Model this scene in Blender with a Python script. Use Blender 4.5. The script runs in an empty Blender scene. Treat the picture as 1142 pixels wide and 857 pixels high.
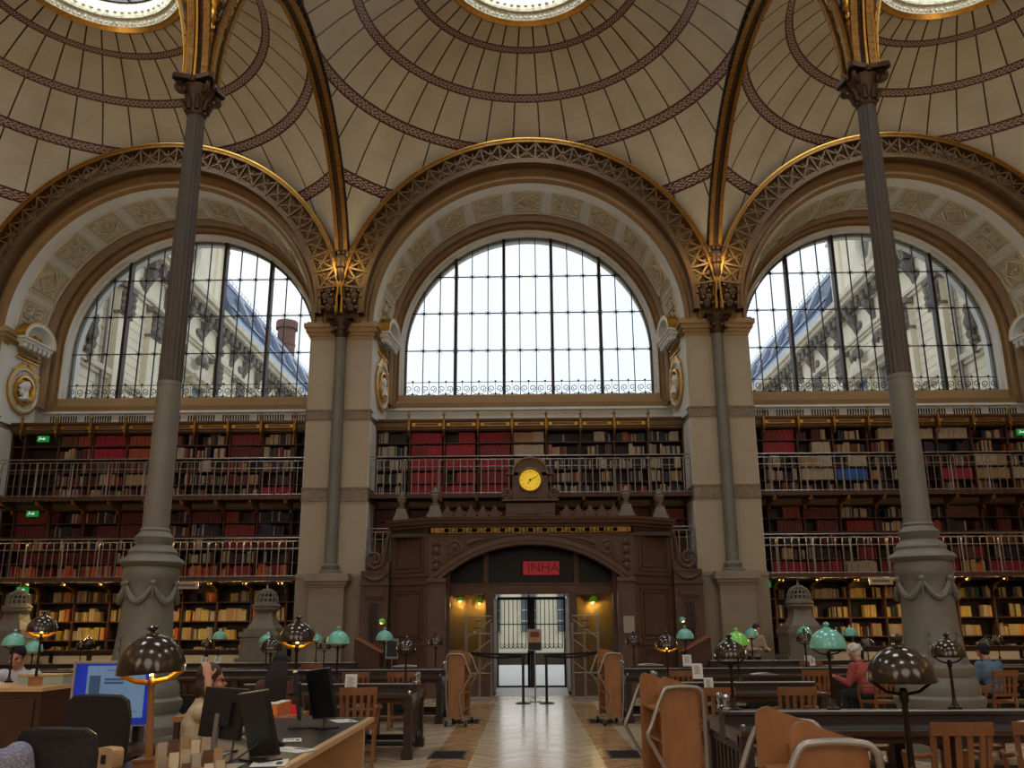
import bpy, math, random
from mathutils import Vector, Matrix
PI = math.pi
R = math.radians
rnd = random.Random(7)
C = bpy.context.scene.collection
sc = bpy.context.scene
B = 10.33          # bay width
YW = 21.7          # face of the end wall
YC = 11.37         # free-standing columns
CX = 5.2

# ---------------------------------------------------------------- camera, sky, lights, exposure
cam_d = bpy.data.cameras.new('camera')
cam = bpy.data.objects.new('camera', cam_d); C.objects.link(cam)
f, pit, roll, yaw = 927.96, .2445, .0055, .0161
cam_d.sensor_width = 36; cam_d.lens = f / 1142 * 36
cam_d.shift_x = -.88 / 1142; cam_d.shift_y = 42.14 / 1142
cam_d.clip_start = .05; cam_d.clip_end = 600
cy, sy = math.cos(yaw), math.sin(yaw)
fw = Vector((-sy, cy, 0)); rt = Vector((cy, sy, 0)); up = Vector((0, 0, 1))
fw2 = fw * math.cos(pit) + up * math.sin(pit); up2 = -fw * math.sin(pit) + up * math.cos(pit)
cr, sr = math.cos(roll), math.sin(roll)
rx = rt * cr - up2 * sr
ux = up2 * cr + rt * sr
cam.matrix_world = Matrix(((rx.x, ux.x, -fw2.x, -.0974), (rx.y, ux.y, -fw2.y, 0), (rx.z, ux.z, -fw2.z, 1.6), (0, 0, 0, 1)))
sc.camera = cam

vs = sc.view_settings
vs.view_transform = 'Standard'; vs.look = 'None'; vs.gamma = 1; vs.use_curve_mapping = False
vs.exposure = 0.0
sc.cycles.use_denoising = True
sc.cycles.max_bounces = 8; sc.cycles.diffuse_bounces = 4; sc.cycles.glossy_bounces = 3
sc.cycles.transparent_max_bounces = 12; sc.cycles.transmission_bounces = 4
sc.cycles.caustics_reflective = False; sc.cycles.caustics_refractive = False
sc.cycles.sample_clamp_indirect = 6

world = bpy.data.worlds.new('overcast_sky'); sc.world = world; world.use_nodes = True
nt = world.node_tree; nt.nodes.clear()
wo = nt.nodes.new('ShaderNodeOutputWorld'); bg = nt.nodes.new('ShaderNodeBackground')
tc = nt.nodes.new('ShaderNodeTexCoord'); nz = nt.nodes.new('ShaderNodeTexNoise'); rp = nt.nodes.new('ShaderNodeValToRGB')
nz.inputs['Scale'].default_value = 2.2; nz.inputs['Detail'].default_value = 4
rp.color_ramp.elements[0].position = .35; rp.color_ramp.elements[0].color = (.74, .82, .93, 1)
rp.color_ramp.elements[1].position = .6; rp.color_ramp.elements[1].color = (.86, .88, .91, 1)
nt.links.new(tc.outputs['Generated'], nz.inputs['Vector']); nt.links.new(nz.outputs['Fac'], rp.inputs['Fac'])
nt.links.new(rp.outputs['Color'], bg.inputs['Color']); nt.links.new(bg.outputs[0], wo.inputs[0])
bg.inputs['Strength'].default_value = 1.4

def area(name, loc, rot, sx, sy, power, col, shape='RECTANGLE', spread=180):
    l = bpy.data.lights.new(name, 'AREA'); l.shape = shape; l.size = sx
    if shape in ('RECTANGLE', 'ELLIPSE'): l.size_y = sy
    l.energy = power; l.color = col; l.spread = R(spread)
    o = bpy.data.objects.new(name, l); C.objects.link(o); o.location = loc; o.rotation_euler = rot
    return o
def point(name, loc, power, col, rad=.05):
    l = bpy.data.lights.new(name, 'POINT'); l.energy = power; l.color = col; l.shadow_soft_size = rad
    o = bpy.data.objects.new(name, l); C.objects.link(o); o.location = loc
    return o
L_OCULUS, L_SOUTH, L_UP, L_CAP = 330, 270, 200, 15
# daylight through the nine skylights at the dome crowns
for ix in (-1, 0, 1):
    for yy in (YW - B / 2, YW - 1.5 * B, YW - 2.5 * B):
        area('skylight_daylight', (ix * B, yy, 17.75), (0, 0, 0), 3.5, 3.5, L_OCULUS, (.93, .97, 1), 'DISK')
# daylight from the glazed hall at the far (south) end of the room, behind the camera
for xx in (-B, 0, B): area('south_hall_daylight', (xx, -9.0, 8.5), (R(90), 0, 0), 7.4, 8, L_SOUTH, (1, .96, .9), 'ELLIPSE')
# unseen fill lights added along side and rear walls, turned to the vaults
for sx_ in (-1, 1):
    for yy in (-4.1, 6.2):
        area('vault_fill', (sx_ * 14.2, yy, 7.6), (0, R(180 + sx_ * 25), 0), .6, 6, L_UP, (1, .87, .7))
for yy in (-9.0,):
    for xx in (-B, 0, B):
        area('vault_fill', (xx, yy + .6, 7.7), (R(180 + 20), 0, 0), 6, .6, L_UP, (1, .87, .7))

# ---------------------------------------------------------------- helpers
def s2l(c):
    return tuple(((x / 255) / 12.92 if x / 255 <= .04045 else ((x / 255 + .055) / 1.055) ** 2.4) for x in c) + (1,)
MATS = {}
def mat(name, col, rough=.6, metal=0, var=.12, scale=4, bump=0, bscale=30, emit=None, es=0, coat=0, spec=.5, stretch=None):
    m = bpy.data.materials.new(name); m.use_nodes = True; n = m.node_tree; b = n.nodes['Principled BSDF']
    c = s2l(col)
    b.inputs['Roughness'].default_value = rough; b.inputs['Metallic'].default_value = metal
    b.inputs['Specular IOR Level'].default_value = spec; b.inputs['Coat Weight'].default_value = coat
    t = n.nodes.new('ShaderNodeTexCoord'); mp = n.nodes.new('ShaderNodeMapping')
    n.links.new(t.outputs['Object'], mp.inputs['Vector'])
    if stretch: mp.inputs['Scale'].default_value = stretch
    nz = n.nodes.new('ShaderNodeTexNoise'); nz.inputs['Scale'].default_value = scale; nz.inputs['Detail'].default_value = 5
    n.links.new(mp.outputs[0], nz.inputs['Vector'])
    r = n.nodes.new('ShaderNodeValToRGB')
    r.color_ramp.elements[0].position = .3; r.color_ramp.elements[1].position = .7
    r.color_ramp.elements[0].color = tuple(x * (1 - var) for x in c[:3]) + (1,)
    r.color_ramp.elements[1].color = tuple(min(1, x * (1 + var)) for x in c[:3]) + (1,)
    n.links.new(nz.outputs['Fac'], r.inputs['Fac']); n.links.new(r.outputs['Color'], b.inputs['Base Color'])
    if bump:
        nb = n.nodes.new('ShaderNodeTexNoise'); nb.inputs['Scale'].default_value = bscale; nb.inputs['Detail'].default_value = 4
        n.links.new(mp.outputs[0], nb.inputs['Vector'])
        bp = n.nodes.new('ShaderNodeBump'); bp.inputs['Strength'].default_value = bump; bp.inputs['Distance'].default_value = .02
        n.links.new(nb.outputs['Fac'], bp.inputs['Height']); n.links.new(bp.outputs[0], b.inputs['Normal'])
    if emit:
        b.inputs['Emission Color'].default_value = s2l(emit); b.inputs['Emission Strength'].default_value = es
    MATS[name] = m
    return m
def M(n): return MATS[n]

class MB:
    def __init__(s): s.v = []; s.f = []; s.mi = []; s.m = 0
    def add(s, vs, fs):
        k = len(s.v); s.v += [tuple(p) for p in vs]; s.f += [tuple(i + k for i in q) for q in fs]; s.mi += [s.m] * len(fs)
        return s
    def box(s, x0, x1, y0, y1, z0, z1):
        return s.add([(x0, y0, z0), (x1, y0, z0), (x1, y1, z0), (x0, y1, z0), (x0, y0, z1), (x1, y0, z1), (x1, y1, z1), (x0, y1, z1)],
                     [(0, 3, 2, 1), (4, 5, 6, 7), (0, 1, 5, 4), (1, 2, 6, 5), (2, 3, 7, 6), (3, 0, 4, 7)])
    def bar(s, p0, p1, w, h=None, upv=(0, 0, 1)):
        h = w if h is None else h
        p0 = Vector(p0); p1 = Vector(p1); d = (p1 - p0).normalized(); u = Vector(upv)
        a = d.cross(u)
        if a.length < 1e-4: a = d.cross(Vector((1, 0, 0)))
        a.normalize(); b = a.cross(d).normalized(); a = a * w / 2; b = b * h / 2
        vs = [p + i * a + j * b for p in (p0, p1) for i, j in ((-1, -1), (1, -1), (1, 1), (-1, 1))]
        return s.add(vs, [(0, 1, 2, 3), (7, 6, 5, 4), (0, 4, 5, 1), (1, 5, 6, 2), (2, 6, 7, 3), (3, 7, 4, 0)])
    def cone(s, p0, p1, r0, r1=None, n=12, cap=True):
        r1 = r0 if r1 is None else r1
        p0 = Vector(p0); p1 = Vector(p1); d = (p1 - p0).normalized()
        a = d.cross(Vector((0, 0, 1)))
        if a.length < 1e-4: a = Vector((1, 0, 0))
        a.normalize(); b = d.cross(a)
        vs = []; 
        for p, r in ((p0, r0), (p1, r1)):
            for i in range(n):
                t = 2 * PI * i / n; vs.append(p + a * r * math.cos(t) + b * r * math.sin(t))
        fs = [(i, (i + 1) % n, n + (i + 1) % n, n + i) for i in range(n)]
        if cap: fs += [tuple(range(n - 1, -1, -1)), tuple(range(n, 2 * n))]
        return s.add(vs, fs)
    def tube(s, pts, r, n=8, closed=False):
        P = [Vector(p) for p in pts]; vs = []; k = len(P); prev = None
        rs = r if isinstance(r, (list, tuple)) else [r] * k
        for i, p in enumerate(P):
            if closed: d = P[(i + 1) % k] - P[i - 1]
            else: d = P[min(i + 1, k - 1)] - P[max(i - 1, 0)]
            d.normalize()
            if prev is None:
                a = d.cross(Vector((0, 0, 1)))
                if a.length < 1e-3: a = d.cross(Vector((1, 0, 0)))
            else: a = prev - d * prev.dot(d)
            a.normalize(); prev = a; b = d.cross(a)
            for j in range(n):
                t = 2 * PI * j / n; vs.append(p + (a * math.cos(t) + b * math.sin(t)) * rs[i])
        m = k if closed else k - 1
        fs = [(i * n + j, i * n + (j + 1) % n, ((i + 1) % k) * n + (j + 1) % n, ((i + 1) % k) * n + j) for i in range(m) for j in range(n)]
        if not closed: fs += [tuple(range(n - 1, -1, -1)), tuple((k - 1) * n + j for j in range(n))]
        return s.add(vs, fs)
    def lathe(s, prof, c=(0, 0, 0), n=24, flute=0, fr=0, a0=0, ax='z'):
        vs = []
        for z, r in prof:
            for j in range(n):
                t = 2 * PI * j / n + a0
                rr = r * (1 - (fr if flute and (j * flute * 2 // n) % 2 else 0)) if fr else r
                x, y = rr * math.cos(t), rr * math.sin(t)
                if ax == 'z': vs.append((c[0] + x, c[1] + y, c[2] + z))
                elif ax == 'y': vs.append((c[0] + x, c[1] + z, c[2] + y))
                else: vs.append((c[0] + z, c[1] + x, c[2] + y))
        k = len(prof)
        fs = [(i * n + j, i * n + (j + 1) % n, (i + 1) * n + (j + 1) % n, (i + 1) * n + j) for i in range(k - 1) for j in range(n)]
        fs += [tuple(range(n - 1, -1, -1)), tuple((k - 1) * n + j for j in range(n))]
        return s.add(vs, fs)
    def sphere(s, c, r, n=12, sc_=(1, 1, 1), rot=None):
        k = max(4, n // 2); vs = []
        for i in range(k + 1):
            a = PI * i / k
            for j in range(n):
                t = 2 * PI * j / n
                p = Vector((r * sc_[0] * math.sin(a) * math.cos(t), r * sc_[1] * math.sin(a) * math.sin(t), r * sc_[2] * math.cos(a)))
                if rot: p = rot @ p
                vs.append(p + Vector(c))
        fs = [(i * n + j, (i + 1) * n + j, (i + 1) * n + (j + 1) % n, i * n + (j + 1) % n) for i in range(k) for j in range(n)]
        return s.add(vs, fs)
    def strip(s, rows, closed=False):
        m = len(rows[0]); vs = [p for r_ in rows for p in r_]
        fs = [(i * m + j, i * m + j + 1, (i + 1) * m + j + 1, (i + 1) * m + j) for i in range(len(rows) - 1) for j in range(m - 1)]
        if closed: fs += [((len(rows) - 1) * m + j, (len(rows) - 1) * m + j + 1, j + 1, j) for j in range(m - 1)]
        return s.add(vs, fs)
    def prism(s, poly, axis, a, b):
        def P(u, v, w): return {'x': (w, u, v), 'y': (u, w, v), 'z': (u, v, w)}[axis]
        n = len(poly)
        vs = [P(u, v, a) for u, v in poly] + [P(u, v, b) for u, v in poly]
        return s.add(vs, [tuple(range(n)), tuple(range(2 * n - 1, n - 1, -1))] + [(i, n + i, n + (i + 1) % n, (i + 1) % n) for i in range(n)])
    def xf(s, mtx, k=0):
        for i in range(k, len(s.v)): s.v[i] = tuple(mtx @ Vector(s.v[i]))
        return s

def mesh_of(mb, name, mats, ang=35):
    me = bpy.data.meshes.new(name); me.from_pydata(mb.v, [], mb.f)
    for m_ in (mats if isinstance(mats, (list, tuple)) else [mats]): me.materials.append(m_ if not isinstance(m_, str) else M(m_))
    if any(mb.mi): me.polygons.foreach_set('material_index', mb.mi)
    me.update(); me.validate()
    me.polygons.foreach_set('use_smooth', [True] * len(me.polygons))
    try: me.set_sharp_from_angle(angle=R(ang))
    except Exception: pass
    return me
def fix_normals(me):
    import bmesh
    bm = bmesh.new(); bm.from_mesh(me); bmesh.ops.recalc_face_normals(bm, faces=bm.faces); bm.to_mesh(me); bm.free()
def obj(name, mb, mats, parent=None, loc=None, rot=None, recalc=True):
    me = mesh_of(mb, name, mats) if isinstance(mb, MB) else mb
    if recalc and isinstance(mb, MB): fix_normals(me)
    o = bpy.data.objects.new(name, me); C.objects.link(o)
    if parent: o.parent = parent
    if loc: o.location = loc
    if rot: o.rotation_euler = rot
    return o
def tag(o, label=None, cat=None, group=None, kind=None):
    if label: o['label'] = label
    if cat: o['category'] = cat
    if group: o['group'] = group
    if kind: o['kind'] = kind
    return o
def thing(name, label, cat, loc=(0, 0, 0), rz=0, group=None, kind=None):
    o = bpy.data.objects.new(name, None); C.objects.link(o); o.location = loc; o.rotation_euler = (0, 0, rz)
    o.empty_display_size = .1
    return tag(o, label, cat, group, kind)
def dup(root, loc=None, rz=None, label=None, group=None, scale=None):
    def cp(o, par):
        c = o.copy(); C.objects.link(c); c.parent = par
        for k in o.children: cp(k, c)
        return c
    r = cp(root, root.parent)
    if loc is not None: r.location = loc
    if rz is not None: r.rotation_euler[2] = rz
    if scale is not None: r.scale = (scale,) * 3
    if label: r['label'] = label
    if group: r['group'] = group
    return r
def struct(name, mb, mats, label=None, parent=None):
    o = obj(name, mb, mats, parent)
    o['kind'] = 'structure'
    if label: o['label'] = label
    return o
def catmull(pts, k=6, closed=False):
    P = [Vector(p) for p in pts]; out = []; n = len(P)
    for i in range(n if closed else n - 1):
        p0 = P[(i - 1) % n] if closed or i else P[0]; p1 = P[i]; p2 = P[(i + 1) % n]; p3 = P[(i + 2) % n] if closed or i + 2 < n else P[-1]
        for j in range(k):
            t = j / k
            out.append(.5 * ((2 * p1) + (p2 - p0) * t + (2 * p0 - 5 * p1 + 4 * p2 - p3) * t * t + (3 * p1 - p0 - 3 * p2 + p3) * t ** 3))
    if not closed: out.append(P[-1])
    return out
def spiral(cx, cz, r0, r1, turns, a0, sgn=1, n=26):
    return [(cx + (r0 + (r1 - r0) * i / n) * math.cos(a0 + sgn * turns * 2 * PI * i / n), cz + (r0 + (r1 - r0) * i / n) * math.sin(a0 + sgn * turns * 2 * PI * i / n)) for i in range(n + 1)]

# ---------------------------------------------------------------- materials
mat('wall_tan', (176, 148, 108), .65, var=.08, scale=1.5, bump=.1)
mat('moulding_brown', (150, 118, 78), .55, var=.1, scale=2)
mat('soffit_white', (232, 234, 230), .6, var=.04, scale=2)
mat('coffer_cream', (206, 192, 160), .6, var=.08, scale=3)
mat('pier_cream', (168, 154, 131), .6, var=.06, scale=1.2, bump=.1)
mat('pier_stone', (146, 132, 114), .7, var=.1, scale=1.5, bump=.15)
mat('band_grey', (132, 118, 98), .7, var=.25, scale=14, bump=.4)
mat('gold', (212, 160, 74), .34, 1, var=.15, scale=10)
mat('dull_gold', (150, 112, 58), .45, .8, var=.25, scale=12, bump=.2)
mat('iron_bronze', (112, 88, 58), .5, .35, var=.18, scale=6)
mat('dark_iron', (34, 28, 26), .5, .4, var=.2)
mat('cast_grey', (116, 114, 106), .55, .1, var=.08, scale=3, bump=.08)
mat('cast_dark', (76, 68, 62), .55, .2, var=.12, scale=3, bump=.1)
mat('capital_bronze', (74, 56, 42), .42, .6, var=.3, scale=14, bump=.3)
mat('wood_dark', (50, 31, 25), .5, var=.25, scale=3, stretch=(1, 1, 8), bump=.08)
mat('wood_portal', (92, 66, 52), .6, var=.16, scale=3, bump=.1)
mat('wood_case', (74, 44, 30), .6, var=.2, scale=3)
mat('wood_table', (66, 40, 28), .32, var=.2, scale=4, stretch=(1, 6, 1), coat=.2)
mat('wood_orange', (150, 102, 64), .4, var=.16, scale=3, stretch=(4, 1, 1), coat=.15)
mat('wood_chair', (128, 82, 48), .42, var=.16, scale=5, coat=.15)
mat('wood_light', (196, 160, 118), .4, var=.1, scale=4)
mat('shade_bronze', (58, 49, 42), .16, .5, var=.12, scale=10, coat=.4)
mat('enamel_teal', (112, 186, 172), .16, var=.05, coat=.6)
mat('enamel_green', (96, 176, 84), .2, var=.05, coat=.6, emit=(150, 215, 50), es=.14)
mat('brass_lit', (214, 146, 40), .35, .5, var=.1)  # orange glow of the bulb put into the brass colour
mat('pole_dark', (44, 32, 26), .35, .6, var=.1)
mat('bulb', (255, 220, 150), .4, emit=(255, 196, 96), es=9)
mat('steel_grey', (150, 152, 150), .32, .7, var=.08)
mat('steel_bright', (190, 192, 194), .22, .9, var=.06)
mat('tube_grey', (150, 144, 136), .35, .5, var=.08)
mat('black_plastic', (22, 21, 24), .45, var=.1)
mat('black_fabric', (40, 35, 38), .85, var=.3, scale=60, bump=.3, bscale=200)
mat('grey_fabric', (58, 58, 66), .85, var=.2, scale=60)
mat('paper', (222, 222, 216), .7, var=.04)
mat('ink', (40, 40, 44), .7)
mat('leather_dark', (32, 30, 34), .4, var=.1)
mat('red_sign', (206, 34, 48), .5, emit=(200, 30, 46), es=.1)
mat('red_ref', (150, 30, 42), .5)
mat('exit_green', (20, 120, 50), .5, emit=(20, 150, 60), es=.5)
mat('exit_white', (210, 240, 220), .5, emit=(210, 240, 220), es=.6)
mat('clock_face', (238, 206, 60), .5, var=.04, emit=(235, 190, 40), es=.45)
mat('skin', (198, 142, 112), .55, var=.06, scale=12)
mat('hair_dark', (24, 16, 14), .8, var=.3, scale=30, bump=.4, bscale=90)
mat('hair_brown', (62, 42, 32), .55, var=.3, scale=30, bump=.4, bscale=90)
mat('hair_white', (206, 202, 192), .7, var=.12, scale=30, bump=.5, bscale=90)
mat('cloth_white', (196, 198, 208), .8, var=.06, scale=10)
mat('cloth_beige', (208, 190, 158), .85, var=.06, scale=8, bump=.15)
mat('cloth_brown', (92, 58, 46), .85, var=.1)
mat('cloth_red', (156, 74, 68), .85, var=.08, scale=8, bump=.1)
mat('cloth_denim', (92, 116, 140), .85, var=.12, scale=12, bump=.1)
mat('cloth_knit', (142, 146, 168), .9, var=.45, scale=90, bump=.5, bscale=120)
mat('cloth_trouser', (40, 42, 52), .85)
mat('cloth_sand', (176, 160, 138), .85, var=.1)
mat('eye_dark', (20, 14, 12), .2)
mat('urn_grey', (124, 116, 102), .6, .15, var=.12, scale=6, bump=.2)
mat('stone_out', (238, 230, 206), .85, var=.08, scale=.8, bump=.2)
mat('stone_trim', (214, 206, 186), .85, var=.15, scale=1.5, bump=.2)  # slightly darker stone for cornices and surrounds
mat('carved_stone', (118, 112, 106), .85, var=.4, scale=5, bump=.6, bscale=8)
mat('slate', (92, 108, 134), .55, var=.18, scale=3, stretch=(1, 1, 6))
mat('zinc', (150, 166, 190), .4, .3, var=.1)
mat('brick_chimney', (120, 84, 74), .8, var=.2, scale=6)
mat('pane_blue', (104, 114, 124), .3, var=.15, scale=2)
mat('court_stone', (216, 216, 216), .6, var=.06, scale=1)
mat('ochre_wall', (150, 112, 58), .7, var=.1)
mat('screen_blue', (30, 60, 190), .3, var=.5, scale=4, emit=(20, 46, 170), es=.25)
mat('screen_page', (120, 155, 190), .3, emit=(110, 150, 200), es=.2)
mat('screen_dark', (60, 80, 110), .3, emit=(50, 70, 100), es=.4)
mat('plaque', (170, 156, 138), .6)
mat('cardboard', (206, 120, 58), .6, var=.3, scale=20)
mat('box_pale', (150, 170, 158), .6, var=.1)
mat('grate_iron', (96, 92, 76), .5, .5, var=.1)
mat('lace_cream', (214, 206, 180), .5, .2, var=.35, scale=16, bump=.4)
BOOKC = {'crimson': (152, 28, 44), 'maroon': (92, 26, 32), 'dark red': (124, 34, 34), 'brown': (98, 60, 40), 'rust': (150, 68, 40), 'cream': (178, 160, 134),
         'tan': (166, 132, 92), 'black': (34, 32, 38), 'navy': (36, 44, 74), 'green': (60, 84, 52), 'blue': (42, 92, 170), 'grey': (120, 120, 124), 'yellow': (196, 168, 84), 'orange': (216, 104, 40)}
for k_, c_ in BOOKC.items(): mat('book_' + k_, c_, .55, var=.12, scale=25)

def glass(name, tint=(1, 1, 1), gloss=.06, rough=.03):
    m = bpy.data.materials.new(name); m.use_nodes = True; n = m.node_tree; n.nodes.clear()
    o = n.nodes.new('ShaderNodeOutputMaterial'); mx = n.nodes.new('ShaderNodeMixShader'); t = n.nodes.new('ShaderNodeBsdfTransparent'); g = n.nodes.new('ShaderNodeBsdfGlossy')
    t.inputs[0].default_value = tuple(tint) + (1,); g.inputs['Roughness'].default_value = rough; mx.inputs[0].default_value = gloss
    n.links.new(t.outputs[0], mx.inputs[1]); n.links.new(g.outputs[0], mx.inputs[2]); n.links.new(mx.outputs[0], o.inputs[0])
    MATS[name] = m
glass('window_glass', (.97, .99, 1), .04)
glass('door_glass', (.96, .98, .98), .04)
glass('dark_glass', (.3, .28, .27), .03, .5)

def floor_material():
    m = bpy.data.materials.new('parquet'); m.use_nodes = True; n = m.node_tree; b = n.nodes['Principled BSDF']; N = n.nodes.new; L = n.links.new
    t = N('ShaderNodeTexCoord'); sp = N('ShaderNodeSeparateXYZ'); L(t.outputs['Object'], sp.inputs[0])
    def mth(op, a, b_=None, c=None):
        q = N('ShaderNodeMath'); q.operation = op
        for i, x in enumerate((a, b_, c)):
            if x is None: continue
            if isinstance(x, (int, float)): q.inputs[i].default_value = x
            else: L(x, q.inputs[i])
        return q.outputs[0]
    # lanes .62 m wide, boards run diagonally and turn at every lane (chevron parquet)
    lane = mth('PINGPONG', sp.outputs['X'], .58)
    v = mth('ADD', mth('MULTIPLY', lane, .9), sp.outputs['Y'])
    strip = mth('FLOOR', mth('DIVIDE', v, .09))
    fr = mth('FRACT', mth('DIVIDE', v, .09))
    gap = mth('LESS_THAN', fr, .06)
    wn = N('ShaderNodeTexWhiteNoise'); wn.noise_dimensions = '2D'
    cb = N('ShaderNodeCombineXYZ'); L(strip, cb.inputs[0]); L(mth('FLOOR', mth('DIVIDE', sp.outputs['X'], .58)), cb.inputs[1]); L(cb.outputs[0], wn.inputs['Vector'])
    ln = mth('GREATER_THAN', mth('PINGPONG', sp.outputs['X'], 1.08), .83)
    r1 = N('ShaderNodeValToRGB'); r1.color_ramp.elements[0].color = s2l((180, 156, 128)); r1.color_ramp.elements[1].color = s2l((204, 184, 156)); L(wn.outputs['Value'], r1.inputs[0])
    r2 = N('ShaderNodeValToRGB'); r2.color_ramp.elements[0].color = s2l((156, 118, 80)); r2.color_ramp.elements[1].color = s2l((176, 138, 98)); L(wn.outputs['Value'], r2.inputs[0])
    mx = N('ShaderNodeMix'); mx.data_type = 'RGBA'; L(ln, mx.inputs['Factor']); L(r1.outputs[0], mx.inputs[6]); L(r2.outputs[0], mx.inputs[7])
    m2 = N('ShaderNodeMix'); m2.data_type = 'RGBA'; L(mth('MULTIPLY', gap, .4), m2.inputs['Factor']); L(mx.outputs[2], m2.inputs[6]); m2.inputs[7].default_value = s2l((70, 44, 26))
    L(m2.outputs[2], b.inputs['Base Color']); b.inputs['Roughness'].default_value = .3
    rr = mth('MULTIPLY_ADD', wn.outputs['Value'], .08, .17); L(rr, b.inputs['Roughness'])
    MATS['parquet'] = m
floor_material()

def dome_material():
    m = bpy.data.materials.new('dome_tiles'); m.use_nodes = True; n = m.node_tree; b = n.nodes['Principled BSDF']; N = n.nodes.new; L = n.links.new
    t = N('ShaderNodeTexCoord'); sp = N('ShaderNodeSeparateXYZ'); L(t.outputs['Object'], sp.inputs[0])
    def mth(op, a, b_=None, c=None, clamp=False):
        q = N('ShaderNodeMath'); q.operation = op; q.use_clamp = clamp
        for i, x in enumerate((a, b_, c)):
            if x is None: continue
            if isinstance(x, (int, float)): q.inputs[i].default_value = x
            else: L(x, q.inputs[i])
        return q.outputs[0]
    X, Y = sp.outputs['X'], sp.outputs['Y']
    r = mth('SQRT', mth('ADD', mth('MULTIPLY', X, X), mth('MULTIPLY', Y, Y)))
    a = mth('ARCTAN2', Y, X)
    rim = mth('SUBTRACT', 7.3, 0)
    # arc length from the crown, so that bands keep their real width
    s = mth('MULTIPLY', mth('ARCSINE', mth('DIVIDE', r, 7.3)), 7.3)
    seg = mth('ADD', mth('DIVIDE', mth('MULTIPLY', a, 40), 2 * PI), .5 - .0)
    fa = mth('ABSOLUTE', mth('SUBTRACT', mth('FRACT', seg), .5))      # 0.5 on a joint... distance to joint:
    dj = mth('MULTIPLY', mth('SUBTRACT', .5, fa), mth('MULTIPLY', r, 2 * PI / 40))   # metres to the nearest radial joint
    joint = mth('LESS_THAN', dj, .022)
    jcore = mth('LESS_THAN', dj, .008)
    bands = None; inner = None; edge = None
    for R0, w in ((2.8, .1), (4.0, .125), (5.16, .15), (6.3, .17)):
        s0 = 7.3 * math.asin(R0 / 7.3)
        d = mth('ABSOLUTE', mth('SUBTRACT', s, s0))
        k1 = mth('LESS_THAN', d, w); k2 = mth('LESS_THAN', d, w * .66)
        bands = k1 if bands is None else mth('MAXIMUM', bands, k1)
        inner = k2 if inner is None else mth('MAXIMUM', inner, k2)
    # interlace inside the bands
    ang = mth('MULTIPLY', a, 34); rad = mth('MULTIPLY', s, 19)
    w1 = mth('ABSOLUTE', mth('SINE', mth('ADD', mth('MULTIPLY', a, 100), mth('MULTIPLY', mth('SINE', mth('MULTIPLY', s, 42)), 1.4))))
    w2 = mth('ABSOLUTE', mth('SINE', mth('ADD', mth('MULTIPLY', s, 40), mth('MULTIPLY', mth('SINE', mth('MULTIPLY', a, 100)), 1.5))))
    lace = mth('LESS_THAN', mth('MINIMUM', w1, w2), .42)
    lace = mth('MULTIPLY', lace, inner)
    tooth = mth('MULTIPLY', mth('LESS_THAN', mth('FRACT', mth('MULTIPLY', a, 40)), .3), 0)
    nz = N('ShaderNodeTexNoise'); nz.inputs['Scale'].default_value = .9; nz.inputs['Detail'].default_value = 4; L(t.outputs['Object'], nz.inputs['Vector'])
    rp_ = N('ShaderNodeValToRGB'); rp_.color_ramp.elements[0].position = .3; rp_.color_ramp.elements[0].color = s2l((200, 189, 164)); rp_.color_ramp.elements[1].position = .7; rp_.color_ramp.elements[1].color = s2l((220, 211, 190)); L(nz.outputs['Fac'], rp_.inputs[0])
    # fine horizontal tile joints, each panel staggered by a random amount
    wn = N('ShaderNodeTexWhiteNoise'); wn.noise_dimensions = '1D'; L(mth('FLOOR', seg), wn.inputs['W'])
    hj = mth('LESS_THAN', mth('FRACT', mth('ADD', mth('MULTIPLY', s, 2.1), wn.outputs['Value'])), .022)
    def mix(fac, A, col):
        q = N('ShaderNodeMix'); q.data_type = 'RGBA'; L(fac, q.inputs['Factor']); L(A, q.inputs[6]); q.inputs[7].default_value = col
        return q.outputs[2]
    c = mix(mth('MULTIPLY', hj, .3), rp_.outputs[0], s2l((140, 122, 92)))
    c = mix(joint, c, s2l((96, 78, 56)))
    c = mix(jcore, c, s2l((48, 34, 26)))
    c = mix(bands, c, s2l((88, 52, 58)))
    c = mix(lace, c, s2l((196, 170, 152)))
    L(c, b.inputs['Base Color']); b.inputs['Roughness'].default_value = .24; b.inputs['Coat Weight'].default_value = .5; b.inputs['Coat Roughness'].default_value = .1
    nb = N('ShaderNodeTexNoise'); nb.inputs['Scale'].default_value = 1.6; L(t.outputs['Object'], nb.inputs['Vector'])
    h = mth('ADD', mth('MULTIPLY', nb.outputs['Fac'], .6), mth('MULTIPLY', mth('MAXIMUM', joint, bands), .12))
    bp = N('ShaderNodeBump'); bp.inputs['Strength'].default_value = .25; bp.inputs['Distance'].default_value = .06; L(h, bp.inputs['Height']); L(bp.outputs[0], b.inputs['Normal'])
    MATS['dome_tiles'] = m
dome_material()

# ---------------------------------------------------------------- large structure: floor, outer ground
struct('floor', MB().box(-15.6, 15.6, -9.6, 24.75, -.2, 0), 'parquet')
struct('ground', MB().box(-60, 60, 24.75, 120, -.25, -.02), 'court_stone', 'pale stone courtyard outside the doorway')

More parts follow.
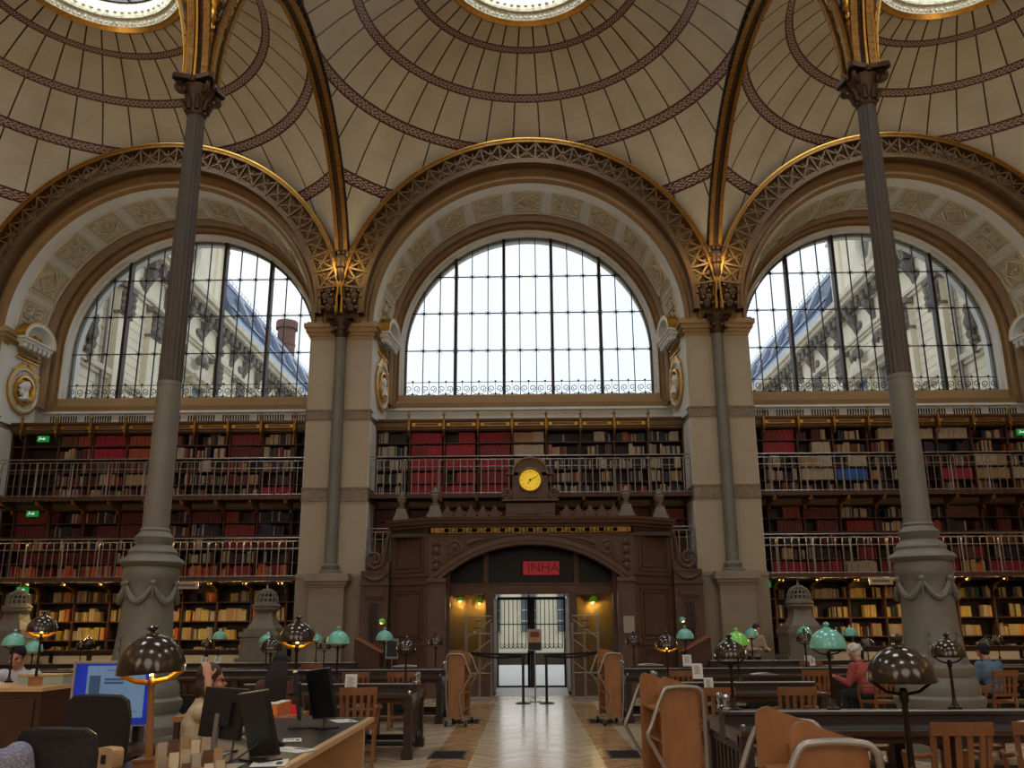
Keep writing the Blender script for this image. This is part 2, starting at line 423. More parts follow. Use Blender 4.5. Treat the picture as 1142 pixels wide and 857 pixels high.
# ---------------------------------------------------------------- domes with skylights
RD = 7.3
def dome_mesh():
    mb = MB(); nt_ = 160; nr = 26; rows = []
    for j in range(nt_ + 1):
        a = 2 * PI * j / nt_; h = B / 2
        rmax = min(h / max(abs(math.cos(a)), 1e-6), h / max(abs(math.sin(a)), 1e-6))
        rmax = min(rmax, 7.29)
        row = []
        for i in range(nr + 1):
            r_ = 2.05 + (rmax - 2.05) * i / nr
            row.append((r_ * math.cos(a), r_ * math.sin(a), 10 + math.sqrt(RD * RD - r_ * r_)))
        rows.append(row)
    mb.strip(rows)
    return mesh_of(mb, 'dome', 'dome_tiles', 60)
dm = dome_mesh()
zoc = 10 + math.sqrt(RD * RD - 2.05 ** 2)
mbr = MB(); mbr.lathe([(-.04, 2.1), (-.1, 2.12), (-.1, 2.0), (-.04, 1.97), (.1, 1.95), (.1, 2.1)], n=96)
ring_gold = mesh_of(MB(), 'x', 'gold')
def ring(prof, n=96):
    mb = MB(); rows = []
    for j in range(n + 1):
        a = 2 * PI * j / n; rows.append([(r_ * math.cos(a), r_ * math.sin(a), z) for z, r_ in prof])
    return mb.strip(rows)
mb1 = ring([(.0, 2.12), (-.09, 2.12), (-.12, 2.06), (-.07, 2.02), (-.02, 1.98)])
mb2 = ring([(-.02, 1.98), (-.04, 1.95), (.12, 1.86), (.14, 1.84)])
mb3 = ring([(.14, 1.84), (.12, 1.8), (.18, 1.76), (.42, 1.72), (.5, 1.72)])
for j in range(96):
    a = 2 * PI * j / 96; mb2.sphere((1.915 * math.cos(a), 1.915 * math.sin(a), .03), .035, 6)
for j in range(60):
    a = 2 * PI * j / 60; mb3.sphere((1.745 * math.cos(a), 1.745 * math.sin(a), .27), .06, 6)
sk = ring([(.5, 1.74), (.5, 1.66), (.58, 1.66)])
for j in range(6):
    a = PI * j / 6; sk.bar((-1.7 * math.cos(a), -1.7 * math.sin(a), .55), (1.7 * math.cos(a), 1.7 * math.sin(a), .55), .035, .07)
sk.add(ring([(.52, .62), (.52, .57), (.58, .57)]).v, ring([(.52, .62), (.52, .57), (.58, .57)]).f)
gl = MB(); gl.lathe([(.6, 1.72), (.61, 1.72)], n=48)
M_r1 = mesh_of(mb1, 'ring_moulding', 'gold'); M_r2 = mesh_of(mb2, 'ring_frieze', 'lace_cream'); M_r3 = mesh_of(mb3, 'ring_collar', 'lace_cream'); M_sk = mesh_of(sk, 'glazing_bars', 'dark_iron'); M_gl = mesh_of(gl, 'glazing', 'window_glass')
posn = {-1: 'left', 0: 'middle', 1: 'right'}; rown = {0: 'nearest the window wall', 1: 'second row overhead', 2: 'rearmost row'}
for row_ in range(3):
    for ix in (-1, 0, 1):
        t = thing('dome', 'cream tiled %s dome with purple lace bands, %s' % (posn[ix], rown[row_]), 'dome', (ix * B, YW - B / 2 - row_ * B, 0), 0, 'tiled domes over the reading room', 'structure')
        o = obj('dome_shell', dm, None, t)
        o2 = bpy.data.objects.new('skylight', None); C.objects.link(o2); o2.parent = t; o2.location = (0, 0, zoc)
        for nm, me in (('gilded_ring', M_r1), ('pierced_frieze', M_r2), ('inner_collar', M_r3), ('glazing_bars', M_sk), ('glazing', M_gl)):
            obj(nm, me, None, o2)

# ---------------------------------------------------------------- end wall with three arched recesses
NA = 48
def apath(y, r_, cz, zb):
    pts = [(-r_, y, zb), (-r_, y, (zb + cz) / 2)]
    for i in range(NA + 1):
        a = PI - PI * i / NA; pts.append((r_ * math.cos(a), y, cz + r_ * math.sin(a)))
    pts += [(r_, y, (zb + cz) / 2), (r_, y, zb)]
    return pts
def asweep(mb, prof, dx, zb, full=True):
    rows = [[(p[0] + dx, p[1], p[2]) for p in apath(y, r_, cz, zb)] for y, r_, cz in prof]
    return mb.strip(rows)
front_tan = [(21.72, 5.2, 10.0), (21.6, 5.12, 9.98), (21.55, 5.02, 9.97), (21.6, 4.94, 9.95), (21.6, 4.78, 9.92), (21.52, 4.74, 9.92), (21.52, 4.69, 9.91), (21.62, 4.62, 9.9), (21.62, 4.46, 9.86), (21.55, 4.42, 9.86), (21.55, 4.36, 9.83), (21.66, 4.31, 9.8)]
soff = [(21.66, 4.31, 9.8), (21.9, 4.29, 9.8), (23.35, 4.15, 9.87)]
back_tan = [(23.35, 4.15, 9.87), (23.3, 4.1, 9.88), (23.36, 4.06, 9.88), (23.6, 4.04, 9.89), (23.62, 4.12, 9.89), (23.8, 4.1, 9.89), (23.8, 4.0, 9.9), (23.95, 3.99, 9.9), (24.0, 3.95, 9.9)]
back_gold = [(24.0, 3.95, 9.9), (23.97, 3.935, 9.9), (24.0, 3.915, 9.9)]
back_in = [(24.0, 3.915, 9.9), (24.04, 3.86, 9.9), (24.2, 3.84, 9.9), (24.22, 3.8, 9.9)]
reveal_w = [(24.22, 3.8, 9.9), (24.75, 3.8, 9.9)]
wall = MB()
for k in (-1, 0, 1):
    dx = k * B
    wall.m = 0; asweep(wall, front_tan, dx, 9.8)
    wall.m = 1; asweep(wall, soff, dx, 7.25)
    wall.m = 0; asweep(wall, back_tan, dx, 8.0)
    wall.m = 2; asweep(wall, back_gold, dx, 8.22)
    wall.m = 1; asweep(wall, back_in, dx, 8.44)
    wall.m = 1; asweep(wall, reveal_w, dx, 8.44)
    # sill zone below the window
    wall.m = 3; wall.box(dx - 3.95, dx + 3.95, 24.04, 24.55, 8.17, 8.45)
    wall.m = 0; wall.box(dx - 4.2, dx + 4.2, 23.9, 24.5, 8.0, 8.16)
    wall.m = 2; wall.box(dx - 3.95, dx + 3.95, 23.96, 24.05, 8.155, 8.18)
    wall.m = 1; wall.box(dx - 4.3, dx + 4.3, 24.0, 24.6, 7.2, 8.0)
    wall.m = 1; wall.box(dx - 4.28, dx + 4.28, 23.86, 24.05, 7.93, 8.0)
    # outer shell above the window so no sky leaks in
    wall.m = 0
    rows = [apath(24.6, 3.8, 9.9, 8.4), apath(24.6, 6.5, 9.9, 8.4)]
    wall.strip([[(p[0] + dx, p[1], p[2]) for p in r_] for r_ in rows])
    # masonry behind the book cases, with a doorway in the middle bay
    if k: wall.box(dx - 5.2, dx + 5.2, 23.3, 24.7, 0, 7.3)
    else:
        wall.box(-5.2, -1.05, 23.3, 24.7, 0, 7.3); wall.box(1.1, 5.2, 23.3, 24.7, 0, 7.3); wall.box(-1.05, 1.1, 23.3, 24.7, 2.6, 7.3)
struct('wall_north', wall, ['moulding_brown', 'soffit_white', 'gold', 'wall_tan'], 'end wall with three deep arched window recesses')
# side and rear walls of the room
for nm, x0, x1 in (('wall_left', -15.75, -15.5), ('wall_right', 15.5, 15.75)):
    struct(nm, MB().box(x0, x1, -9.6, 21.7, 0, 16.2), 'wall_tan')
struct('wall_south', MB().box(-15.5, 15.5, -9.7, -9.45, 0, 16.2), 'wall_tan')

# coffers in the window soffits: bent panels following the vault
def coffers():
    mb = MB()
    def place(sub, a):       # sub: MB in (u along arc, v depth 0..1.1, h inward)
        vs = []
        for u, v, h in sub.v:
            y = 22.05 + v; tt = (y - 21.66) / (23.35 - 21.66); r_ = 4.31 + (4.15 - 4.31) * tt - h; cz = 9.8 + .07 * tt
            an = a + u / 4.2
            vs.append((r_ * math.cos(an), y, cz + r_ * math.sin(an)))
        k = len(mb.v); mb.v += vs; mb.f += [tuple(i + k for i in q) for q in sub.f]; mb.mi += [0] * len(sub.f)
    for i in range(-5, 6):
        a = PI / 2 + i * R(16.2); s = MB(); w = .46
        def fr(u0, u1, v0, v1, t=.035, h=.05):
            n_ = 3
            for q in range(n_):
                ua = u0 + (u1 - u0) * q / n_; ub = u0 + (u1 - u0) * (q + 1) / n_
                s.box(ua, ub, v0, v0 + t, -.01, h); s.box(ua, ub, v1 - t, v1, -.01, h)
            s.box(u0, u0 + t, v0, v1, -.01, h); s.box(u1 - t, u1, v0, v1, -.01, h)
        fr(-w, w, .02, 1.02, .05, .04); fr(-w + .07, w - .07, .09, .95, .03, .055)
        for q in range(14): s.sphere((-w + .06 + q * .062, 1.09, .01), .02, 6)
        s.box(-w, 0, 1.14, 1.2, -.01, .05); s.box(0, w, 1.14, 1.2, -.01, .05)
        def ros(u, v, r_=.1):
            s.lathe([(-.01, r_), (.02, r_), (.03, r_ * .8), (.01, r_ * .7), (.01, r_ * .55), (.07, r_ * .3), (.08, .01)], (u, v, 0), 12)
            for e in range(8):
                t_ = e * PI / 4; s.sphere((u + r_ * .8 * math.cos(t_), v + r_ * .8 * math.sin(t_), .02), r_ * .22, 6)
        if i % 2 == 0:
            c = (0, .52); p = [(0, .14), (.34, .52), (0, .9), (-.34, .52)]
            for q in range(4):
                x, y = p[q]; x2, y2 = p[(q + 1) % 4]
                s.bar((x, y, .03), (x2, y2, .03), .05, .07); s.bar((x * .72, .52 + (y - .52) * .72, .02), (x2 * .72, .52 + (y2 - .52) * .72, .02), .03, .05)
            ros(0, .52, .15)
            for uu in (-1, 1):
                for vv in (.2, .84): s.prism([(uu * .36, vv + (.0)), (uu * .2, vv), (uu * .36, vv + (.16 if vv < .5 else -.16))], 'z', -.01, .035)
        else:
            for uu in (-.19, .19):
                for vv in (.32, .72): fr(uu - .165, uu + .165, vv - .175, vv + .175, .03, .06); ros(uu, vv, .085)
        place(s, a)
        if i < 5:   # guilloche strip between the panels
            s = MB(); u = R(8.1) * 4.2
            s.box(u - .085, u - .07, .02, 1.2, -.01, .03); s.box(u + .07, u + .085, .02, 1.2, -.01, .03)
            for q in range(12): s.sphere((u, .1 + q * .095, .0), .028, 6)
            place(s, a)
    return mb
cm = coffers(); cme = mesh_of(cm, 'coffered_relief', 'coffer_cream'); fix_normals(cme)
for k in (-1, 0, 1):
    o = obj('coffered_relief', cme, None, None, (k * B, 0, 0)); tag(o, 'carved coffer band under the %s window arch' % posn[k], 'ornament', 'coffer bands under the window arches', 'structure')

# piers between the recesses
def pier(x, side):
    t = thing('pier', 'pale stone pier %s of the doorway bay carrying a slim iron half column' % side, 'pier', (x, 0, 0), 0, 'piers between the window bays', 'structure')
    w = .86 if abs(x) < 10 else .86
    b = MB(); b.box(-w, w, 21.7, 24.7, 2.98, 9.5); obj('shaft', b, 'pier_cream', t)
    # inner reveals of white plaster
    b = MB(); b.box(-w - .012, -w, 21.72, 24.0, 2.98, 9.8); b.box(w, w + .012, 21.72, 24.0, 2.98, 9.8); obj('plaster_reveal', b, 'soffit_white', t)
    b = MB(); b.box(-w - .03, w + .03, 21.64, 24.7, 0, 2.98)
    b.box(-w - .04, w + .04, 21.62, 22, 2.9, 3.0)
    b.box(-.44, .44, 21.3, 21.7, .35, 2.7); b.box(-.5, .5, 21.24, 21.7, 0, .35); b.box(-.48, .48, 21.27, 21.7, 1.25, 1.33)
    for i, (e, z0, z1) in enumerate(((.03, 2.66, 2.72), (.08, 2.72, 2.8), (.13, 2.8, 2.93), (.1, 2.93, 3.0))): b.box(-.44 - e, .44 + e, 21.3 - e, 21.7, z0, z1)
    obj('base', b, 'pier_stone', t)
    for z0, z1 in ((7.14, 7.38), (4.92, 5.25)):
        b = MB(); b.box(-w - .015, w + .015, 21.68, 24.0, z0, z1)
        b.box(-w - .03, w + .03, 21.665, 24.0, z0 - .02, z0 + .02); b.box(-w - .03, w + .03, 21.665, 24.0, z1 - .02, z1 + .02); obj('ornamental_band', b, 'band_grey', t)
    b = MB()
    for e, z0, z1 in ((.02, 9.42, 9.5), (.06, 9.5, 9.6), (.12, 9.6, 9.72), (.17, 9.72, 9.84), (.1, 9.84, 9.9)): b.box(-w - e, w + e, 21.7 - e, 23.3, z0, z1)
    obj('impost', b, 'wall_tan', t)
    h = MB(); h.lathe([(3.0, .3), (3.05, .3), (3.1, .22), (3.2, .24), (3.26, .17), (3.32, .165), (9.3, .15), (9.4, .17), (9.45, .14)], (0, 21.62, 0), 24)
    obj('half_column', h, 'cast_grey', t)
    c = MB(); c.lathe([(9.4, .15), (9.5, .2), (9.75, .2), (9.9, .3), (9.95, .3)], (0, 21.6, 0), 16)
    for sx in (-1, 1):
        for dy in (-.14, .14):
            c.tube([(sx * .2 + p[0] * .9, 21.56 + dy, 9.78 + p[1] * .9) for p in [(q[0], q[1]) for q in spiral(0, 0, .1, .02, 1.4, PI / 2, -sx)]], .025, 6)
        c.sphere((sx * .1, 21.42, 9.62), .07, 8); c.sphere((sx * .2, 21.45, 9.55), .06, 8)
    c.box(-.34, .34, 21.34, 21.8, 9.9, 9.98)
    obj('capital', c, 'capital_bronze', t)
pier(-B / 2, 'left'); pier(B / 2, 'right'); pier(-1.5 * B, 'far left'); pier(1.5 * B, 'far right')

# vents and moulding over the book cases
for k in (-1, 1):
    for j in range(8):
        x = k * B + (j - 3.5) * 1.04
        b = MB(); b.m = 0; b.box(x - .42, x + .42, 23.985, 24.01, 7.64, 7.9); b.m = 1
        for q in range(11): b.box(x - .4 + q * .076, x - .36 + q * .076, 23.975, 24.0, 7.67, 7.88)
        o = obj('vent_grille', b, ['soffit_white', 'black_plastic'])
        tag(o, 'slotted vent under the %s window, %s' % (posn[k], ['first', 'second', 'third', 'fourth', 'fifth', 'sixth', 'seventh', 'eighth'][j] + ' from the left'), 'vent', 'vents below the %s window' % posn[k])

# ---------------------------------------------------------------- arched windows
def arch_h(x, r_=3.8): return 9.9 + math.sqrt(max(0, r_ * r_ - x * x))
def window(idx, dx):
    t = thing('window_%d' % idx, 'large semicircular %s window with iron bars and scroll grille' % posn[round(dx / B)], 'window', (dx, 24.33, 0), 0, 'arched windows in the end wall', 'structure')
    g = MB(); pts = [(-3.78, 8.44)] + [(3.78 * math.cos(PI - PI * i / 40), 9.9 + 3.78 * math.sin(PI * i / 40)) for i in range(41)] + [(3.78, 8.44)]
    g.prism(pts, 'y', .03, .036); obj('glazing', g, 'window_glass', t)
    fr = MB(); a = [(-3.79, .0, 8.45)] + [(3.79 * math.cos(PI - PI * i / 48), 0, 9.9 + 3.79 * math.sin(PI * i / 48)) for i in range(49)] + [(3.79, 0, 8.45)]
    b_ = [(p[0] * .985, 0, 9.9 + (p[2] - 9.9) * .985 if p[2] > 9.9 else p[2]) for p in a]
    rows = [[(p[0], -.02, p[2]) for p in a], [(p[0], -.05, p[2]) for p in b_], [(p[0], .08, p[2]) for p in b_], [(p[0], .1, p[2]) for p in a]]
    fr.strip(rows); fr.box(-3.79, 3.79, -.04, .08, 8.42, 8.48); obj('frame', fr, 'cast_grey', t)
    for x in (-2.24, -.745, .745, 2.24):
        m_ = MB(); m_.box(x - .045, x + .045, -.12, .1, 8.45, arch_h(x)); obj('mullion', m_, 'wood_dark', t)
    for q in range(-7, 8):
        x = (q + .5) * .4975
        if abs(x) > 3.7 or min(abs(x - m0) for m0 in (-2.24, -.745, .745, 2.24)) < .2: continue
        m_ = MB(); m_.box(x - .013, x + .013, -.05, .0, 8.45, arch_h(x) - .02); obj('glazing_bar', m_, 'dark_iron', t)
    for z in (9.93, 11.15, 12.37):
        w = math.sqrt(3.8 ** 2 - max(0, z - 9.9) ** 2); m_ = MB(); m_.box(-w, w, -.055, -.02, z - .013, z + .013)
        q = -7
        while q <= 7:
            x = (q + .5) * .4975
            if abs(x) < w - .05:
                m_.box(x - .035, x + .035, -.07, -.01, z - .035, z + .035)
                for s1 in (-1, 1):
                    for s2 in (-1, 1): m_.sphere((x + s1 * .07, -.04, z + s2 * .05), .016, 6)
            q += 1
        obj('cross_bar', m_, 'dark_iron', t)
    gr = MB(); gr.box(-3.78, 3.78, -.09, -.06, 8.47, 8.49); gr.box(-3.78, 3.78, -.09, -.06, 8.9, 8.915)
    n_ = 15; wq = 7.56 / n_
    for q in range(n_):
        xc = -3.78 + wq * (q + .5)
        for s in (-1, 1):
            gr.tube([(p[0], -.075, p[1]) for p in spiral(xc + s * .12, 8.7, .11, .03, 1.35, -PI / 2 if s < 0 else -PI / 2, s, 18)], .012, 5)
            gr.tube([(xc, -.075, 8.52), (xc + s * .1, -.075, 8.54), (xc + s * .19, -.075, 8.49)], .012, 5)
        gr.sphere((xc, -.075, 8.93), .035, 6); gr.bar((xc, -.075, 8.5), (xc, -.075, 8.9), .012)
        gr.sphere((xc, -.075, 8.55), .03, 6)
    obj('scroll_grille', gr, 'dark_iron', t)
for i, k in enumerate((-1, 0, 1)): window(i + 1, k * B)

# ---------------------------------------------------------------- lattice arches on the wall and ribs between the domes
def lattice_arch(name, label, mtx, lo=9, wall_side=True, group=None, cells=27):
    t = thing(name, label, 'arch', (0, 0, 0), 0, group, 'structure'); t.matrix_world = mtx
    def arc(r_, y, a0=0, a1=180, n=64): return [(r_ * math.cos(R(a0 + (a1 - a0) * i / n)), y, 10 + r_ * math.sin(R(a0 + (a1 - a0) * i / n))) for i in range(n + 1)]
    def band(mb, r0, r1, y0, y1):
        mb.strip([arc(r0, y0), arc(r1, y0), arc(r1, y1), arc(r0, y1)], closed=True); return mb
    o1 = MB(); band(o1, 5.14, 5.24, -.03, .3); obj('outer_band', o1, 'dull_gold', t)
    o2 = MB(); band(o2, 5.235, 5.27, -.06, -.02); obj('gilt_edge', o2, 'gold', t)
    o3 = MB(); band(o3, 4.5, 4.58, -.02, .3); band(o3, 4.58, 4.66, .02, .28); obj('inner_band', o3, 'iron_bronze', t)
    w = MB(); st = (180 - 2 * lo) / cells
    for i in range(cells + 1):
        a = R(lo + st * i); p = lambda r_, an: (r_ * math.cos(an), .04, 10 + r_ * math.sin(an))
        w.bar(p(4.6, a), p(5.16, a), .05, .09, (0, 1, 0))
        if i < cells:
            a2 = R(lo + st * (i + 1)); w.bar(p(4.64, a), p(5.14, a2), .05, .035, (0, 1, 0)); w.bar(p(5.14, a), p(4.64, a2), .05, .035, (0, 1, 0))
            am = (a + a2) / 2; c = p(4.9, am); w.cone((c[0], .0, c[2]), (c[0], .07, c[2]), .05, .05, 8)
            w.bar(p(4.72, am - .0), p(5.06, am), .03, .02, (0, 1, 0))
    obj('lattice', w, 'iron_bronze', t)
    # cast foliage panels near the springing
    c = MB()
    for s in (0, 1):
        for i in range(4):
            an = R(2 + i * 2.0) if not s else R(180 - 2 - i * 2.0)
            r_ = 4.86 + .08 * math.sin(i * 2.1)
            c.sphere((r_ * math.cos(an), .06, 10 + r_ * math.sin(an)), .13, 8, (1, .5, 1))
            c.sphere(((r_ + .16) * math.cos(an), .06, 10 + (r_ + .16) * math.sin(an)), .07, 6)
            c.sphere(((r_ - .16) * math.cos(an), .06, 10 + (r_ - .16) * math.sin(an)), .07, 6)
    obj('cast_foliage', c, 'capital_bronze', t)
    return t
for k in (-1, 0, 1):
    lattice_arch('iron_arch', 'pierced iron arch framing the %s window recess' % posn[k], Matrix.Translation((k * B, 21.2, 0)), group='pierced iron arches along the end wall')

def rib_mesh():
    mats = MB(); mats.m = 0
    def arc(r_, y, n=60): return [(r_ * math.cos(PI * i / n), y, 10 + r_ * math.sin(PI * i / n)) for i in range(n + 1)]
    for y0, y1, r0, r1 in ((-.17, -.07, 4.93, 4.98), (.07, .17, 4.93, 4.98)):
        mats.m = 0; mats.strip([arc(r0, y0), arc(r0, y1), arc(r1, y1), arc(r1, y0)], closed=True)
    mats.m = 1; mats.strip([arc(5.0, -.07), arc(5.0, .07)])
    for y in (-.15, .15):
        mats.strip([arc(4.95, y - .01), arc(4.95, y + .01), arc(5.02, y + .01), arc(5.02, y - .01)], closed=True)
        mats.strip([arc(5.22, y - .02), arc(5.22, y + .02), arc(5.3, y + .02), arc(5.3, y - .02)], closed=True)
        n = 60
        for i in range(n):
            a, a2 = PI * i / n, PI * (i + 1) / n; q = lambda r_, an: (r_ * math.cos(an), y, 10 + r_ * math.sin(an))
            mats.bar(q(5.0, a), q(5.25, a2), .02, .02, (0, 1, 0)); mats.bar(q(5.25, a), q(5.0, a2), .02, .02, (0, 1, 0))
    mats.m = 2
    for i in range(1, 130):
        a = PI * i / 130
        for y in (-.145, -.095, .095, .145):
            p = Vector((4.93 * math.cos(a), y, 10 + 4.93 * math.sin(a))); d = Vector((-math.cos(a), 0, -math.sin(a)))
            mats.cone(p, p + d * .012, .014, .006, 5)
    me = mesh_of(mats, 'rib', ['dull_gold', 'capital_bronze', 'gold']); fix_normals(me); return me
ribm = rib_mesh()
YR = [21.7, YC, YC - B, YC - 2 * B]
def rib(x, y, rz, label):
    t = obj('vault_rib', ribm, None, None, (x, y, 0), (0, 0, rz)); tag(t, label, 'arch', 'riveted iron ribs between the domes', 'structure')
for ix, sd in ((-.5, 'left'), (.5, 'right')):
    for j in range(3):
        rib(ix * B, YR[j] - B / 2, PI / 2, 'riveted gilded rib %s of the middle domes, %s' % (sd, ('springing from the end wall', 'second from the end wall', 'third from the end wall')[j]))
for j in (1, 2):
    for k in (-1, 0, 1):
        rib(k * B, YR[j], 0, 'riveted cross rib in front of the %s %s dome' % (posn[k], 'window-side' if j == 1 else 'rearward'))

# console foliage over the wall capitals and small uplights (real lamps on the impost)
for x, sd in ((-B / 2, 'left'), (B / 2, 'right')):
    t = thing('gilded_console', 'gilded foliage console above the %s pier capital' % sd, 'ornament', (x, 21.35, 9.98), 0, 'gilded consoles on the piers')
    b = MB(); b.box(-.13, .13, -.06, .3, 0, 1.9); b.bar((-.09, -.1, 0), (-.09, -.1, 2.0), .03); b.bar((.09, -.1, 0), (.09, -.1, 2.0), .03); obj('backplate', b, 'iron_bronze', t)
    b = MB()
    b.lathe([(.25, .02), (.3, .06), (.5, .05), (.55, .09), (.9, .07), (1.0, .12), (1.3, .13), (1.35, .17), (1.5, .16), (1.55, .2), (1.65, .2), (1.7, .1)], (0, -.12, 0), 12)
    for s in (-1, 1):
        for i in range(5): b.sphere((s * (.16 + .035 * i), -.05, .9 + .2 * i), .09, 8, (1, .8, 1)); b.tube([(s * (p[0]), -.08, p[1]) for p in spiral(.22 + .03 * i, .95 + .2 * i, .09, .02, 1.1, 0, 1, 12)], .02, 5)
        b.sphere((s * .1, -.16, 1.8), .1, 8); b.sphere((s * .24, -.12, 1.9), .1, 8)
    obj('foliage', b, 'capital_bronze', t)
    for s in (-1, 1):
        b = MB(); b.cone((s * .16, -.28, 1.62), (s * .2, -.3, 1.75), .05, .07, 10); b.cone((s * .16, -.28, 1.65), (s * .12, -.05, 1.6), .015, .015, 6); obj('uplight', b, 'black_plastic', t)
    point('console_uplight', (x - .3, 20.8, 11.4), L_CAP, (1, .72, .3), .15)
    point('console_uplight', (x + .3, 20.8, 11.4), L_CAP, (1, .72, .3), .15)

# ---------------------------------------------------------------- free-standing columns
def column():
    t = thing('iron_column', 'x', 'column', (0, 0, 0), 0, 'slim free-standing iron columns', 'structure')
    p = MB(); p.lathe([(0, .66), (.3, .66), (.32, .62)], n=8, a0=PI / 8); p.lathe([(.3, .6), (.42, .62), (.5, .58), (.56, .5), (.66, .54), (.72, .54), (.76, .49), (.84, .5), (.92, .48), (.98, .44), (1.02, .46), (1.1, .46), (1.14, .41), (1.3, .37), (1.6, .34), (2.1, .32), (2.24, .335), (2.28, .36), (2.4, .36), (2.44, .34), (2.46, .38), (2.5, .42), (2.54, .4), (2.58, .33), (2.62, .3)], n=48)
    obj('pedestal', p, 'cast_grey', t)
    g = MB()
    for q in range(6):
        a0 = q * PI / 3; pts = [((.335 + .02) * math.cos(a0 + u * PI / 3), (.335 + .02) * math.sin(a0 + u * PI / 3), 2.2 - .22 * math.sin(PI * u)) for u in [i / 10 for i in range(11)]]
        g.tube(pts, [.02 + .03 * math.sin(PI * i / 10) for i in range(11)], 8)
        g.sphere((.36 * math.cos(a0), .36 * math.sin(a0), 2.22), .045, 8); g.tube([(.35 * math.cos(a0), .35 * math.sin(a0), 2.2), (.345 * math.cos(a0), .345 * math.sin(a0), 2.0)], [.03, .01], 6)
        for z, e in ((1.18, .09), (1.3, .07), (1.42, .05), (1.52, .035)):
            g.sphere((.385 * math.cos(a0) * (1 - (z - 1.18) * .12), .385 * math.sin(a0) * (1 - (z - 1.18) * .12), z), e, 8, (.5, .5, 1))
    obj('garland_relief', g, 'cast_grey', t)
    b = MB(); b.lathe([(2.6, .31), (2.64, .32), (2.7, .28), (2.74, .22), (2.78, .24), (2.84, .26), (2.88, .22), (2.92, .19), (2.94, .2), (2.97, .18)], n=40); obj('base_moulding', b, 'cast_grey', t)
    s = MB(); s.lathe([(2.96, .176), (4.6, .168), (5.0, .166)], n=32); s.lathe([(5.0, .172), (5.06, .172)], n=32); obj('lower_shaft', s, 'cast_grey', t)
    s = MB(); s.lathe([(5.06, .166), (7.4, .153), (9.4, .132)], n=64, flute=16, fr=.07); s.lathe([(5.0, .14), (9.42, .12)], n=16); obj('fluted_shaft', s, 'cast_dark', t)
    c = MB(); c.lathe([(9.38, .14), (9.42, .16), (9.46, .145), (9.5, .15), (9.6, .17), (9.75, .2), (9.86, .24)], n=24)
    for q in range(4):
        a = PI / 4 + q * PI / 2; ca, sa = math.cos(a), math.sin(a)
        c.tube([(ca * (.27 + p_[0]), sa * (.27 + p_[0]), 9.78 + p_[1]) for p_ in spiral(0, 0, .1, .02, 1.5, PI / 2, -1, 20)], .03, 6)
        a2 = q * PI / 2; c.sphere((.24 * math.cos(a2), .24 * math.sin(a2), 9.9), .06, 8)
    for q in range(8):
        a = q * PI / 4 + PI / 8; c.tube([(.15 * math.cos(a), .15 * math.sin(a), 9.46), (.2 * math.cos(a), .2 * math.sin(a), 9.6), (.26 * math.cos(a), .26 * math.sin(a), 9.64)], [.04, .04, .02], 6)
    pl = []
    for q in range(4):
        a = PI / 4 + q * PI / 2; pl += [(.42 * math.cos(a - .08), .42 * math.sin(a - .08)), (.42 * math.cos(a + .08), .42 * math.sin(a + .08)), (.24 * math.cos(a + PI / 4), .24 * math.sin(a + PI / 4))]
    c.prism(pl, 'z', 9.9, 9.98); obj('capital', c, 'capital_bronze', t)
    # splayed gilded springers under the ribs
    k = MB()
    for q in range(4):
        a = q * PI / 2; ca, sa = math.cos(a), math.sin(a)
        for i in range(24):
            z0 = 9.98 + i * .1; z1 = z0 + .1
            off = lambda z: B / 2 - math.sqrt(max(0, 4.9 ** 2 - (z - 10) ** 2)) if z > 10 else B / 2 - 4.9
            for w_ in (-.13, 0, .13):
                x0, x1 = off(z0) - .06, off(z1) - .06
                k.bar((ca * x0 - sa * w_, sa * x0 + ca * w_, z0), (ca * x1 - sa * w_, sa * x1 + ca * w_, z1), .035, .035)
    for q in range(4):
        a = PI / 4 + q * PI / 2; ca, sa = math.cos(a), math.sin(a)
        for i, (z, r_) in enumerate(((10.0, .07), (10.4, .07), (10.9, .08), (11.0, .12), (11.1, .09), (11.2, .13), (11.35, .12), (11.5, .16), (11.6, .15), (11.75, .19), (11.9, .18))):
            pass
        prof = [(9.98, .06), (10.7, .07), (10.75, .11), (10.82, .07), (10.95, .08), (11.0, .14), (11.08, .1), (11.3, .12), (11.36, .17), (11.45, .13), (11.7, .17), (11.76, .22), (11.9, .2), (12.1, .1)]
        k.lathe([(z, r_) for z, r_ in prof], (.2 * ca, .2 * sa, 0), 12)
    obj('springer', k, 'gold', t)
    k = MB(); k.lathe([(9.98, .2), (10.8, .22), (11.6, .28), (12.4, .48), (12.8, .6)], n=4, a0=0)
    obj('springer_core', k, 'capital_bronze', t)
    return t
col0 = column(); col0.location = (-CX, YC, 0); col0['label'] = 'slim iron column on tall grey pedestal, left foreground of the window wall'
dup(col0, (CX, YC, 0), 0, 'slim iron column on tall grey pedestal, right side behind the seated readers')
for sx, nm in ((-1, 'left'), (1, 'right')):
    dup(col0, (sx * CX, YC - B, 0), 0, 'slim iron column beside the camera, %s row behind the view' % nm)

